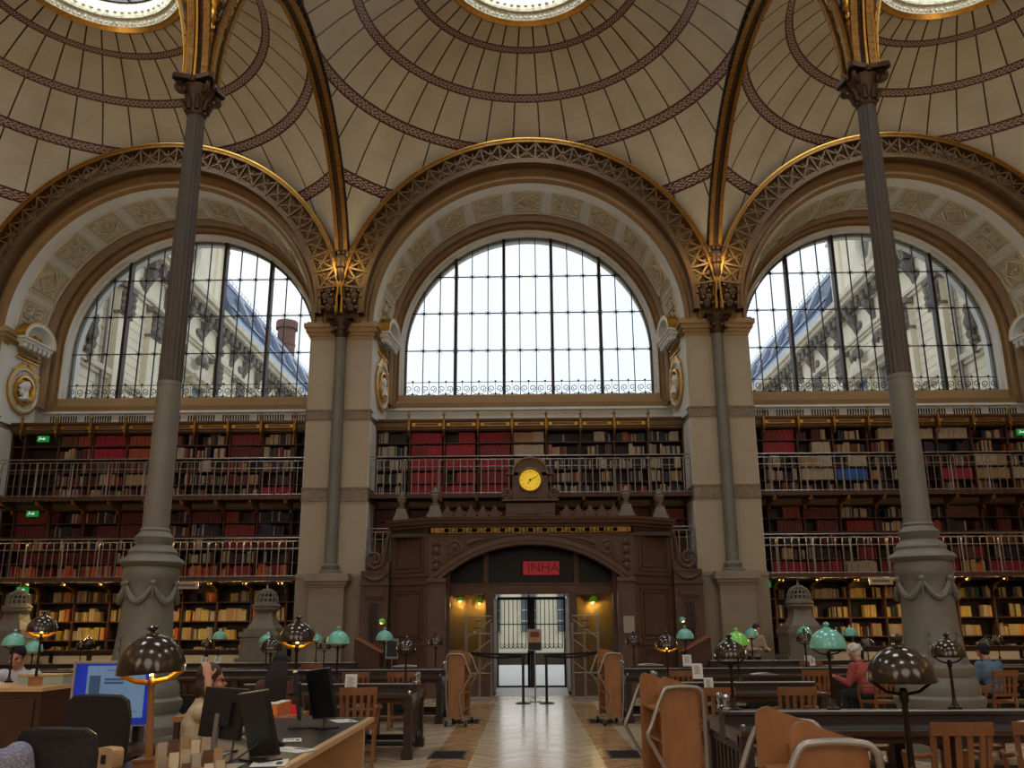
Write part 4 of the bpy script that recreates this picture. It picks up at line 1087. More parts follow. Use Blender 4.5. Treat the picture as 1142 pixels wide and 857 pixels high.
# inner screen: posts, transom, lunette, side lights
b = MB(); b.box(-2.12, 2.12, 21.5, 21.6, 2.46, 2.72); b.box(-2.12, 2.12, 21.46, 21.6, 2.7, 2.74)
for s in (-1, 1): b.box(s * 1.05 - .1, s * 1.05 + .1, 21.48, 21.62, 0, 2.72); b.box(s * 1.15 - .06, s * 1.15 + .06, 21.5, 21.6, 2.72, 3.6); b.box(s * 2.1 - .05, s * 2.1 + .05, 21.3, 21.62, 0, 3.0)
for s in (-1, 1): b.box(min(s * 1.15, s * 2.1), max(s * 1.15, s * 2.1), 21.5, 21.6, 0, .35)
tp('inner_frame', b, 'wood_portal')
b = MB(); pts = [(HW * .97 * (1 - 2 * i / 30), .2 + math.sqrt((RS) ** 2 - (HW * .97 * (1 - 2 * i / 30)) ** 2)) for i in range(31)] ; b.prism([(-2.18, 2.72)] + pts[::-1] + [(2.18, 2.72)], 'y', 21.56, 21.57); tp('lunette_glass', b, 'dark_glass')
b = MB(); 
for s in (-1, 1): b.box(min(s * 1.15, s * 2.05), max(s * 1.15, s * 2.05), 21.54, 21.55, .35, 2.46)
tp('side_glass', b, 'door_glass')
b = MB()
for x in (-.9, -.45, 0, .45, .9): b.box(x - .015, x + .015, 21.85, 21.88, 2.74, 3.5)
tp('lunette_bars', b, 'dark_iron')
b = MB()
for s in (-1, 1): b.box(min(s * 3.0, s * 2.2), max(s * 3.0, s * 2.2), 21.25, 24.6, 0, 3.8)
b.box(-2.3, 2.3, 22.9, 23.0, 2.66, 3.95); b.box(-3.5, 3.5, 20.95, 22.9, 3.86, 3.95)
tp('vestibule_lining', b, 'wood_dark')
b = MB(); b.box(-1.05, 1.05, 21.65, 24.7, 0.0, .012); tp('threshold_floor', b, 'court_stone')
# back wall of the vestibule in ochre with the outer door opening
for s in (-1, 1):
    b = MB(); b.box(min(s * 1.06, s * 2.25), max(s * 1.06, s * 2.25), 22.85, 22.95, 0, 2.7); tp('vestibule_back', b, 'ochre_wall')
# red sign
Ts = thing('banner_sign', 'red sign reading INHA in the glass above the doorway', 'sign', (.26, 21.5, 3.11))
b = MB(); b.box(-.46, .46, -.012, .012, -.17, .17); obj('board', b, 'red_sign', Ts)
def text(body, size, loc, rot, m_, par, name='lettering', ext=.002, align='CENTER'):
    cu = bpy.data.curves.new(name, 'FONT'); cu.body = body; cu.size = size; cu.extrude = ext; cu.align_x = align; cu.align_y = 'CENTER'; cu.materials.append(M(m_))
    o = bpy.data.objects.new(name, cu); C.objects.link(o); dg = bpy.context.evaluated_depsgraph_get(); dg.update(); me = bpy.data.meshes.new_from_object(o.evaluated_get(dg)); bpy.data.objects.remove(o)
    o = bpy.data.objects.new(name, me); C.objects.link(o); o.parent = par; o.location = loc; o.rotation_euler = rot; return o
text('INHA', .34, (.05, -.016, 0), (R(90), 0, 0), 'book_maroon', Ts)
b = MB(); b.box(-.98, -.62, 21.95, 21.97, 2.95, 3.26); tag(obj('sign_reflection', b, 'red_ref'), 'dim red panel imitating a reflection behind the glass left of the red sign', 'poster')  # panel painted as the red sign reflected in the glass

# clock
K = thing('wall_clock', 'arched wooden clock with scrolls and glowing yellow dial on the doorway', 'clock', (0, 20.95, 4.68))
b = MB(); b.box(-.72, .72, -.14, .2, .06, .11); b.box(-.44, .44, -.06, .16, .11, .8); b.prism([(.44 * math.cos(PI * i / 20), .72 + .42 * math.sin(PI * i / 20)) for i in range(21)], 'y', -.06, .16); b.box(-.3, .3, -.08, -.06, .16, .3)
for s in (-1, 1): b.box(s * .53 - .08, s * .53 + .08, -.07, .14, .74, .78); b.sphere((s * .53, 0, .84), .05, 8); b.cone((s * .53, 0, .78), (s * .53, 0, .95), .06, .01, 8)
b.sphere((0, 0, 1.2), .045, 8); b.cone((0, 0, 1.12), (0, 0, 1.2), .06, .03, 8)
obj('case', b, 'wood_portal', K)
b = MB()
rows = [[(r_ * math.cos(2 * PI * i / 48), y, .6 + r_ * math.sin(2 * PI * i / 48)) for r_, y in ((.33, -.06), (.33, -.1), (.29, -.12), (.27, -.08), (.27, -.06))] for i in range(49)]; b.strip(rows)
rows = [[(r_ * math.cos(PI * i / 24), y, .74 + r_ * math.sin(PI * i / 24)) for r_, y in ((.45, -.04), (.47, -.1), (.42, -.1), (.41, -.04))] for i in range(25)]; b.strip(rows); obj('moulding', b, 'iron_bronze', K)
for s in (-1, 1):
    b = MB(); b.tube([(p[0], -.03, p[1]) for p in spiral(s * .6, .27, .15, .03, 1.8, PI if s > 0 else 0, 1 if s > 0 else -1, 30)], .03, 8); b.tube(catmull([(s * .44, -.03, .66), (s * .42, -.03, .5), (s * .46, -.03, .3), (s * .56, -.03, .15), (s * .62, -.03, .13)], 5), .035, 8); b.box(min(s * .44, s * .6), max(s * .44, s * .6), 0, .1, .11, .34); obj('scroll', b, 'wood_portal', K)
b = MB(); b.lathe([(-.065, .27), (-.075, .265)], (0, 0, .6), 40, ax='y'); D = obj('dial', b, 'clock_face', K)
for h_, rn in enumerate(['XII', 'I', 'II', 'III', 'IV', 'V', 'VI', 'VII', 'VIII', 'IX', 'X', 'XI']):
    a = PI / 2 - h_ * PI / 6; text(rn, .055, (.215 * math.cos(a), -.077, .6 + .215 * math.sin(a)), (R(90), 0, 0), 'ink', D, 'numeral', .001)
b = MB(); a = R(90 - 62); b.bar((0, -.084, .6), (.2 * math.cos(a), -.084, .6 + .2 * math.sin(a)), .014, .006, (0, 1, 0)); b.lathe([(-.08, .03), (-.09, .03)], (0, 0, .6), 12, ax='y'); obj('minute_hand', b, 'ink', K)
b = MB(); a = R(90 - 215); b.bar((0, -.08, .6), (.12 * math.cos(a), -.08, .6 + .12 * math.sin(a)), .016, .006, (0, 1, 0)); obj('hour_hand', b, 'ink', K)

# outer glazed doors with ironwork, at the back of the vestibule
for s, nm in ((-1, 'left'), (1, 'right')):
    t = thing('door_%d' % (1 if s < 0 else 2), 'glazed %s leaf of the outer door with wrought iron bars' % nm, 'door', (s * .035, 24.5, 0), 0, None, 'structure')
    b = MB(); x0, x1 = (-.96, 0) if s < 0 else (0, .96)
    for a, c in ((x0, x0 + .07), (x1 - .07, x1)): b.box(a, c, -.03, .03, 0, 2.5)
    b.box(x0, x1, -.03, .03, 0, .06); b.box(x0, x1, -.03, .03, 2.42, 2.5); b.box(x0, x1, -.03, .03, 1.72, 1.75); obj('frame', b, 'dark_iron', t)
    b = MB(); b.box(x0, x1, -.03, .03, .62, .95); obj('kick_panel', b, 'cast_grey', t)
    b = MB(); b.box(x0 + .07, x1 - .07, -.003, .003, .06, 2.42); obj('pane', b, 'door_glass', t)
    b = MB()
    for q in range(7):
        x = x0 + .11 + q * (.96 - .22) / 6; b.cone((x, -.04, 1.06), (x, -.04, 2.42), .011, .011, 6)
        if q < 6:
            xm = x + (.74) / 12; b.tube([(x, -.04, 1.14), (xm, -.04, 1.06), (x + .74 / 6, -.04, 1.14)], .014, 5); b.tube([(x, -.04, 1.22), (xm, -.04, 1.14), (x + .74 / 6, -.04, 1.22)], .01, 5)
    obj('iron_bars', b, 'dark_iron', t)
b = MB(); b.box(-.034, .034, 24.44, 24.56, 0, 2.5); o = obj('trim_1', b, 'dark_iron'); o['kind'] = 'structure'
# inner open glass leaves seen edge-on
for s, nm in ((-1, 'left'), (1, 'right')):
    t = thing('glass_door_leaf', 'steel framed glass leaf standing open on the %s of the passage' % nm, 'door', (s * .93, 21.7, 0), 0, 'inner glass door leaves')
    b = MB(); 
    for y in (0, 1.0): b.box(-.02, .02, y, y + .05, .02, 2.44)
    b.box(-.02, .02, 0, 1.05, .02, .1); b.box(-.02, .02, 0, 1.05, 2.38, 2.44); obj('frame', b, 'steel_grey', t)
    b = MB(); b.box(-.004, .004, .05, 1.0, .1, 2.38); obj('pane', b, 'door_glass', t)
    b = MB(); b.tube([(-s * .03, .1, .9), (-s * .08, .1, .95), (-s * .08, .1, 1.5), (-s * .03, .1, 1.55)], .014, 6); obj('handle', b, 'steel_bright', t)
# green wall lamps in the vestibule
def wall_lamp(x, y, z, s, label, col='enamel_green', pw=5):
    t = thing('wall_lamp', label, 'lamp', (x, y, z), 0, 'green wall lamps in the vestibule')
    b = MB(); b.tube([(0, 0, -.1), (0, -.05, .05), (s * .06, -.1, .08), (s * .12, -.12, .02)], .012, 6); b.box(-.03, .03, -.01, .02, -.16, -.04); obj('bracket', b, 'dull_gold', t)
    b = MB(); b.lathe([(0, .1), (.06, .095), (.1, .05), (.12, .02)], (s * .12, -.12, -.1), 16); obj('shade', b, col, t)
    b = MB(); b.sphere((s * .12, -.12, -.1), .035, 8); obj('bulb', b, 'bulb', t)
    point('wall_lamp_light', (x + s * .12, y - .13, z - .16), pw, (1, .72, .25), .03)
for s, nm in ((-1, 'left'), (1, 'right')):
    wall_lamp(s * 1.5, 22.8, 2.38, 1, 'small green shaded wall lamp, inner one behind the %s glass panel' % nm)
    wall_lamp(s * 1.78, 22.8, 2.44, -1, 'small green shaded wall lamp, outer one behind the %s glass panel' % nm)
for x, z in ((-.1, 2.52), (.12, 2.52)):
    pass
# soft area light inside the outer doors, standing in for daylight
area('vestibule_daylight', (0, 24.4, 1.5), (R(-90), 0, 0), 1.7, 2.0, 10, (.9, .95, 1))

# ---------------------------------------------------------------- courtyard buildings outside
def wing(s, nm, label):
    t = thing(nm, label, 'building', (s * 15.5, 26, 0))
    def o_(name, mb, m_, par=None):
        for i in range(len(mb.v)): mb.v[i] = (mb.v[i][0] * s, mb.v[i][1], mb.v[i][2])   # built for s=+1 : wall face at x=0 , inside is x>0
        return obj(name, mb, m_, par or t)
    b = MB(); b.box(0, 9, 0, 46, 0, 16.0); o_('facade', b, 'stone_out')
    b = MB()
    for e, z0, z1 in ((.1, 14.5, 14.65), (.18, 14.65, 14.8), (.1, 15.9, 16.0), (.3, 16.25, 16.4), (.6, 16.4, 16.6), (.75, 16.6, 16.85)): b.box(-e, 2, -.2, 46, z0, z1)
    for e, z0, z1 in ((.1, 10.6, 10.75), (.2, 10.75, 10.95), (.12, 8.6, 8.7)): b.box(-e, 1, 0, 46, z0, z1)
    o_('cornice', b, 'stone_trim')
    b = MB()
    for i in range(66): b.box(-.42, 0, .2 + i * .69, .52 + i * .69, 15.95, 16.4)
    o_('dentils', b, 'carved_stone')
    # mansard roof
    b = MB(); b.prism([(-.7, 16.85), (-.6, 17.1), (.4, 19.5), (1.4, 19.7), (8, 20.4), (9, 16.8)], 'y', 13.6, 46); o_('roof', b, 'slate')
    b = MB(); b.prism([(-.75, 16.85), (-.7, 17.15), (-.35, 17.2), (-.2, 16.85)], 'y', 13.6, 46); b.prism([(.3, 19.4), (.3, 19.62), (.6, 19.62), (.65, 19.4)], 'y', 13.6, 46); b.prism([(-.42, 17.75), (-.42, 17.85), (-.3, 17.87), (-.28, 17.75)], 'y', 13.6, 46); o_('gutter', b, 'zinc')
    b = MB()
    for i in range(64): y = 13.8 + i * .5; b.cone((.45, y, 19.6), (.45, y, 20.0), .012, .012, 4)
    b.cone((.45, 13.8, 19.98), (.45, 46, 19.98), .012, .012, 4); o_('roof_rail', b, 'dark_iron')
    for i in range(9):
        y = 15.5 + i * 3.2; k_ = MB(); q0 = Vector((-.42, 0, 17.75)); q1 = Vector((.1, 0, 19.0))
        k_.m = 0; k_.add([(q0.x - .12, y, q0.z + .05), (q1.x - .12, y, q1.z + .05), (q1.x - .12, y + .9, q1.z + .05), (q0.x - .12, y + .9, q0.z + .05), (q0.x + .05, y, q0.z - .05), (q1.x + .05, y, q1.z - .05), (q1.x + .05, y + .9, q1.z - .05), (q0.x + .05, y + .9, q0.z - .05)], [(0, 1, 2, 3), (0, 4, 5, 1), (3, 2, 6, 7), (0, 3, 7, 4), (1, 5, 6, 2)])
        sk_ = o_('skylight', k_, 'zinc')
        k_ = MB(); k_.add([(q0.x - .13, y + .12, q0.z + .16), (q1.x - .16, y + .12, q1.z - .02), (q1.x - .16, y + .78, q1.z - .02), (q0.x - .13, y + .78, q0.z + .16)], [(0, 1, 2, 3)]); o_('pane', k_, 'pane_blue', sk_)
    # attic pavilion with oval window
    b = MB(); b.box(.05, 7, 4.6, 13.6, 16.85, 21.0); b.box(-.1, 7.1, 4.5, 13.7, 20.6, 20.75)
    for e, z0, z1 in ((.25, 21.0, 21.15), (.55, 21.15, 21.35), (.8, 21.35, 21.55)): b.box(-e, 7.2, 4.6 - e, 13.6 + e, z0, z1)
    for y in (4.75, 6.0, 12.2, 13.1): b.box(-.08, .06, y, y + .35, 16.85, 20.6)
    b.prism([(5.2, 21.55), (13.0, 21.55), (9.1, 23.4)], 'x', -.5, 1.5)
    o_('attic_pavilion', b, 'stone_out')
    b = MB(); cy_ = 9.1; n = 32
    rows = [[(h, cy_ + r_ * .8 * math.cos(2 * PI * i / n), 18.8 + r_ * 1.25 * math.sin(2 * PI * i / n)) for h, r_ in ((.05, 1.05), (-.15, 1.05), (-.2, .95), (-.1, .85), (-.12, .78), (.02, .74))] for i in range(n + 1)]; b.strip(rows); o_('oval_frame', b, 'stone_trim')
    b = MB(); b.strip([[(.02, cy_ + r_ * .8 * math.cos(2 * PI * i / n), 18.8 + r_ * 1.25 * math.sin(2 * PI * i / n)) for r_ in (.74, .01)] for i in range(n + 1)]); o_('oval_pane', b, 'carved_stone')
    b = MB()
    for i in range(24):
        z = 8.4 + i * .36
        if z < 14.3: b.box(-.015, .0, 0, 46, z, z + .03)
    o_('stone_courses', b, 'stone_trim')
    b = MB()
    for i in range(23): y = 1.0 + i * 2.0; b.prism([(-.02, 15.85), (-.45, 15.85), (-.4, 15.6), (-.12, 15.2), (-.02, 14.95)], 'y', y, y + .35); b.sphere((-.3, y + .17, 15.62), .17, 8)
    for i in range(15): b.sphere((-.06, 5.0 + i * 2.9, 15.25), .26, 8, (.4, 1.3, .8))
    o_('carved_consoles', b, 'carved_stone')
    # pilasters, capitals, window surrounds
    for i, y in enumerate((3.0, 5.6, 12.4, 15.6, 22.2, 28.8, 35.4)):
        b = MB(); b.box(-.22, .1, y, y + .9, 0, 14.4); p_ = o_('pilaster', b, 'stone_out')
        b = MB(); b.box(-.36, .1, y - .12, y + 1.02, 14.25, 14.45); b.box(-.28, .1, y - .05, y + .95, 13.2, 13.3)
        for q in range(3):
            for r_ in range(3): b.sphere((-.3, y + .15 + .3 * q, 13.45 + .28 * r_), .2, 8, (.8, .9, 1))
        o_('capital', b, 'carved_stone', p_)
    for i, y in enumerate((1.2, 7.6, 10.2, 17.6, 19.8, 24.4, 26.6, 31, 33.2, 38, 41)):
        w_ = 1.3 if y != 1.2 else .1
        if y == 1.2:
            b = MB()
            for q in range(7): b.sphere((-.12, 1.3 + .14 * (q % 3), 10.9 + .3 * q), .22, 8, (.6, 1, 1))
            b.sphere((-.15, 1.45, 11.9), .32, 8, (.6, 1, 1.1)); o_('carved_trophy', b, 'carved_stone'); continue
        b = MB(); b.box(-.2, .05, y - .3, y, 9.2, 12.6); b.box(-.2, .05, y + w_, y + w_ + .3, 9.2, 12.6); b.box(-.35, .05, y - .4, y + w_ + .4, 12.6, 12.8); b.box(-.55, .05, y - .5, y + w_ + .5, 12.8, 12.95)
        b.prism([(y - .5, 12.95), (y + w_ + .5, 12.95), (y + w_ / 2, 13.5)], 'x', -.45, .0); fr_ = o_('window_surround', b, 'stone_trim')
        b = MB(); b.box(-.04, .06, y, y + w_, 9.2, 12.6); o_('pane', b, 'pane_blue', fr_)
        b = MB()
        for q in range(4): b.sphere((-.3, y + w_ / 2 + (q - 1.5) * .26, 13.75 + .16 * (1.5 - abs(q - 1.5))), .24, 8, (.7, 1, 1))
        o_('carved_crest', b, 'carved_stone', fr_)
    b = MB()
    for i in range(3): b.cone((-.12, 2.4 + i * 5.5, 8), (-.12, 2.4 + i * 5.5, 14.4), .07, .07, 8)
    o_('drain_pipe', b, 'tube_grey')
    # low end block near the room
    if s < 0:
        b = MB(); b.cone((.9, 27.5, 17.5), (.9, 27.5, 21.6), .62, .6, 14); b.cone((.9, 27.5, 20.4), (.9, 27.5, 20.55), .64, .64, 14); b.cone((.9, 27.5, 21.6), (.9, 27.5, 22.1), .74, .74, 14); ch = o_('chimney', b, 'brick_chimney')
        b = MB(); b.lathe([(22.1, .74), (22.18, .7)], (.9, 27.5, 0), 14); o_('chimney_cap', b, 'stone_trim', ch)
wing(-1, 'palace_wing', 'stone palace wing with slate roof and round chimney, outside left window')
wing(1, 'palace_wing', 'stone palace wing with slate roof seen through the right window')
t = thing('palace_block', 'pale stone building across the courtyard, seen through the door glass', 'building', (0, 64, 0))
b = MB(); b.box(-14.4, 14.4, 0, 8, 0, 15.2); b.box(-14.4, 14.4, -.2, 0, 7.6, 7.9); b.box(-14.4, 14.4, -.4, 0, 14.8, 15.2); obj('facade', b, 'stone_out', t)
b = MB(); b.prism([(-.5, 15.2), (1.6, 19.2), (5, 20.2), (8, 15.2)], 'x', -14.4, 14.4); obj('roof', b, 'zinc', t)
for i in range(-5, 6):
    b = MB(); x = i * 2.7; b.box(x - .7, x + .7, -.12, 0, 1.2, 5.0); b.box(x - .85, x + .85, -.25, 0, 5.0, 5.3); w_ = obj('window_surround', b, 'stone_trim', t)
    b = MB(); b.m = 0; b.box(x - .55, x + .55, -.15, -.11, 1.4, 4.9); b.m = 1
    for q in (-.02, .0): b.box(x - .04, x + .04, -.18, -.14, 1.4, 4.9)
    for z in (2.2, 3.0, 3.8): b.box(x - .55, x + .55, -.18, -.14, z - .03, z + .03)
    obj('pane', b, ['pane_blue', 'soffit_white'], w_)

# ---------------------------------------------------------------- people (before the furniture copies, so the remeshing stays quick)
def remesh(name, mb, m_, parent, voxel=.012, smooth=3):
    me = mesh_of(mb, name, m_); o = bpy.data.objects.new(name, me); C.objects.link(o)
    r_ = o.modifiers.new('r', 'REMESH'); r_.mode = 'VOXEL'; r_.voxel_size = voxel
    if smooth: sm = o.modifiers.new('s', 'SMOOTH'); sm.iterations = smooth; sm.factor = .5
    dg = bpy.context.evaluated_depsgraph_get(); dg.update()
    nm = bpy.data.meshes.new_from_object(o.evaluated_get(dg)); nm.name = name
    o.modifiers.clear(); o.data = nm; bpy.data.meshes.remove(me)
    nm.polygons.foreach_set('use_smooth', [True] * len(nm.polygons))
    o.parent = parent
    return o
def cap(mb, p0, p1, r0, r1, n=12):
    mb.cone(p0, p1, r0, r1, n); mb.sphere(p0, r0, n); mb.sphere(p1, r1, n)
V3 = Vector
def person(label, loc, rz, lean=8, hand_l=None, hand_r=None, elb_l=None, elb_r=None, head_yaw=0, head_pitch=0, hair='short', hairc='hair_dark', shirt='cloth_white', sleeve='long', standing=False, vox=.011, curl=1.0, extra=None, wide=1.0):
    t = thing('person', label, 'person', loc, rz, 'readers in the room' if False else None)
    hz = .55 if not standing else .93
    L = R(lean); F = lambda f_, u: V3((0, f_ * math.cos(L) + u * math.sin(L), -f_ * math.sin(L) + u * math.cos(L)))
    hip = V3((0, 0, hz)); ch = hip + F(0, .30); nk = hip + F(0, .50); shl = hip + F(0, .44) + V3((-.18 * wide, 0, 0)); shr = hip + F(0, .44) + V3((.18 * wide, 0, 0))
    hb = nk + F(.02, .09); HQ = Matrix.Rotation(R(head_yaw), 3, 'Z') @ Matrix.Rotation(-R(lean * .4 + head_pitch), 3, 'X'); hc = hb + HQ @ V3((0, .02, .08))
    elb_l = V3(elb_l) if elb_l else shl + V3((-.07, .06, -.27)); elb_r = V3(elb_r) if elb_r else shr + V3((.07, .06, -.27))
    hand_l = V3(hand_l) if hand_l else elb_l + V3((.1, .23, .02)); hand_r = V3(hand_r) if hand_r else elb_r + V3((-.1, .23, .02))
    b = MB()
    # trunk, neck, limbs
    b.sphere(hip + V3((0, 0, .02)), .15, 14, (1.1, .8, .85)); b.sphere(hip + F(0, .16), .14, 14, (1.0, .72, 1)); b.sphere(ch, .155, 14, (1.12, .74, 1.1)); b.sphere(hip + F(0, .42), .13, 14, (1.4, .66, .6))
    cap(b, nk - F(0, .04), hb + HQ @ V3((0, 0, .02)), .06, .055)
    for sh, el, ha, sd in ((shl, elb_l, hand_l, -1), (shr, elb_r, hand_r, 1)):
        cap(b, sh, el, .056, .043); cap(b, el, ha, .042, .028)
        d = (ha - el).normalized(); side = d.cross(V3((0, 0, 1)))
        if side.length < .2: side = d.cross(V3((0, 1, 0)))
        side.normalize(); nrm = side.cross(d)   # palm normal
        q = Matrix((side, d, nrm)).transposed()
        pc = ha + d * .05; b.sphere(pc, .045, 10, (.95, 1.15, .42), q)
        for i, ln in enumerate((.062, .072, .068, .052)):
            k0 = ha + d * .085 + side * (.03 - .02 * i); k1 = k0 + d * ln * .55 - nrm * ln * .15 * curl; k2 = k1 + d * ln * .4 - nrm * ln * .45 * curl
            cap(b, k0, k1, .0098, .009, 8); cap(b, k1, k2, .009, .0078, 8)
        th = ha + d * .03 + side * .035; t1 = th + side * .03 + d * .03 - nrm * .01; t2 = t1 + side * .008 + d * .028 - nrm * .012
        cap(b, th, t1, .013, .011, 8); cap(b, t1, t2, .011, .009, 8)
    if standing: legs = [(V3((s * .09, 0, hz)), V3((s * .1, .03, .5)), V3((s * .1, -.01, .08))) for s in (-1, 1)]
    else: legs = [(V3((s * .09, .02, hz - .02)), V3((s * .12, .42, .52)), V3((s * .12, .38, .09))) for s in (-1, 1)]
    for a, k_, an in legs:
        cap(b, a, k_, .085, .058); cap(b, k_, an, .056, .036); cap(b, an + V3((0, -.02, -.03)), an + V3((0, .14, -.05)), .038, .032)
    # head with face
    def hs(c, r_, sc_): b.sphere(hc + HQ @ V3(c), r_, 16, sc_, HQ)
    hs((0, -.01, .035), .1, (.78, .96, .85)); hs((0, .02, -.03), .075, (.8, .95, 1.0)); hs((0, .055, -.085), .032, (1.0, .9, .8))
    cap(b, hc + HQ @ V3((0, .098, .012)), hc + HQ @ V3((0, .118, -.022)), .009, .014, 8); hs((0, .1, -.055), .02, (1.15, .6, .35)); hs((0, .098, -.066), .018, (1.1, .6, .4)); hs((0, .082, .028), .02, (2.4, .6, .5))
    for s in (-1, 1): hs((s * .081, -.002, -.01), .028, (.35, .7, 1.1)); hs((s * .04, .075, -.03), .026, (1, .7, .8))
    remesh('body', b, 'skin', t, vox, 2)
    e = MB()
    for s in (-1, 1): e.sphere(hc + HQ @ V3((s * .032, .09, .008)), .0115, 8)
    obj('eyes', e, 'eye_dark', t)
    # shirt
    b = MB(); g = .016
    b.sphere(hip + V3((0, 0, .04)), .15 + g, 14, (1.1, .84, .8)); b.sphere(hip + F(0, .16), .14 + g, 14, (1.02, .78, 1)); b.sphere(ch, .155 + g, 14, (1.12, .78, 1.1)); b.sphere(hip + F(0, .42), .13 + g, 14, (1.38, .7, .6)); cap(b, nk - F(0, .06), nk + F(0, .0), .075, .066)
    for sh, el, ha in ((shl, elb_l, hand_l), (shr, elb_r, hand_r)):
        cap(b, sh, el, .056 + g * 1.2, .043 + g * 1.2)
        if sleeve == 'long': cap(b, el, el.lerp(ha, .86), .043 + g * 1.1, .036 + g * .5)
        else: cap(b, el, el.lerp(ha, .15), .043 + g, .045 + g)
    # soft folds
    for i in range(7):
        z = .06 + .05 * i; b.sphere(hip + F(-.1 + .03 * (i % 2), z), .05, 8, (2.2, .5, .25))
    remesh('shirt', b, shirt, t, vox * 1.1, 3)
    b = MB()
    for a, k_, an in legs: cap(b, a, k_, .1, .072); cap(b, k_, an + V3((0, 0, .04)), .07, .055)
    b.sphere(hip, .16, 12, (1.1, .85, .7)); remesh('trousers', b, 'cloth_trouser', t, .016, 2)
    b = MB()
    for a, k_, an in legs: cap(b, an + V3((0, -.03, -.035)), an + V3((0, .15, -.045)), .045, .04)
    remesh('shoes', b, 'black_plastic', t, .014, 2)
    b = MB()
    def hh(c, r_, sc_): b.sphere(hc + HQ @ V3(c), r_, 16, sc_, HQ)
    hh((0, -.022, .052), .108, (.82, .94, .84)); hh((0, -.05, .0), .09, (.86, .7, .95))
    for s in (-1, 1): hh((s * .062, -.02, .01), .045, (.6, 1.1, 1.1))
    if hair == 'curly':
        rr = random.Random(3)
        for i in range(60):
            a = rr.uniform(0, 2 * PI); u = rr.uniform(-.2, 1); q = V3((math.cos(a) * math.sqrt(1 - u * u) * .1, -.02 + math.sin(a) * math.sqrt(1 - u * u) * .108 - .005, .045 + u * .095))
            if q.y > .055 and q.z < .08: continue
            hh(tuple(q), .032, (1, 1, 1))
    if hair == 'long':
        pb = hc + V3((0, -.075, .02)); e_ = nk + F(-.13, -.28); mid = nk + F(-.12, 0)
        for s in (-.05, -.02, .02, .05): b.tube(catmull([pb + V3((s, 0, 0)), mid + V3((s * 1.5, 0, 0)), e_ + V3((s * 1.3, 0, 0))], 6), [.05] * 6 + [.05] * 6 + [.03], 10)
    if hair == 'bob':
        for s in (-1, 1): hh((s * .07, -.03, -.06), .05, (.6, 1.1, 1.4))
        hh((0, -.08, -.06), .07, (1.1, .6, 1.2))
    remesh('hair', b, hairc, t, .009, 2)
    if extra == 'glasses':
        b = MB()
        for s in (-1, 1): b.tube([tuple(hc + HQ @ V3((s * .034 + .022 * math.cos(2 * PI * i / 12), .107, .008 + .017 * math.sin(2 * PI * i / 12)))) for i in range(12)], .002, 5, True); b.tube([tuple(hc + HQ @ V3((s * .056, .105, .01))), tuple(hc + HQ @ V3((s * .083, .0, .012)))], .002, 5)
        obj('glasses', b, 'ink', t)
    return t
# seat top .46 ; each figure faces its local +Y
person('person in pale shirt reading at the far left desk, dark hair, face bowed', (-6.7, 11.25, 0), R(180), 12, head_pitch=14, head_yaw=10, shirt='cloth_white', hand_l=(-.02, .42, .82), hand_r=(.12, .4, .84), elb_l=(-.36, .2, .84), elb_r=(.36, .2, .84)).scale = (1.1, 1.1, 1.08)
person('woman in beige sweater with one hand on her head beside the monitors', (-2.72, 6.87, 0), R(-66), 5, head_yaw=0, head_pitch=2, hair='bob', hairc='hair_brown', shirt='cloth_beige', sleeve='short', elb_r=(.27, .09, .99), hand_r=(.17, .06, 1.24), hand_l=(-.05, .42, .82), curl=1.3, extra='glasses')
person('woman with very long dark hair in brown top, seen from behind', (-2.95, 9.85, 0), R(6), 6, hair='long', hairc='hair_dark', shirt='cloth_brown', head_pitch=6)
person('white haired reader in faded red shirt leaning over the desk', (5.5, 14.42, 0), R(28), 16, hair='curly', hairc='hair_white', shirt='cloth_red', head_pitch=16, hand_l=(-.3, .42, .8), sleeve='long')
person('dark haired reader in blue denim shirt, back turned, right of the column', (7.55, 14.42, 0), R(14), 10, hair='short', shirt='cloth_denim', head_pitch=8, head_yaw=8)
person('person in sand coloured jacket standing bent by the right pier', (5.3, 20.75, 0), R(200), 12, hair='bob', hairc='hair_brown', shirt='cloth_sand', standing=True, head_pitch=16)
person('person in speckled blue grey knit sweater, back and shoulder at lower left', (-2.83, 4.3, 0), R(35), 8, hair='short', hairc='hair_brown', shirt='cloth_knit', wide=1.15)

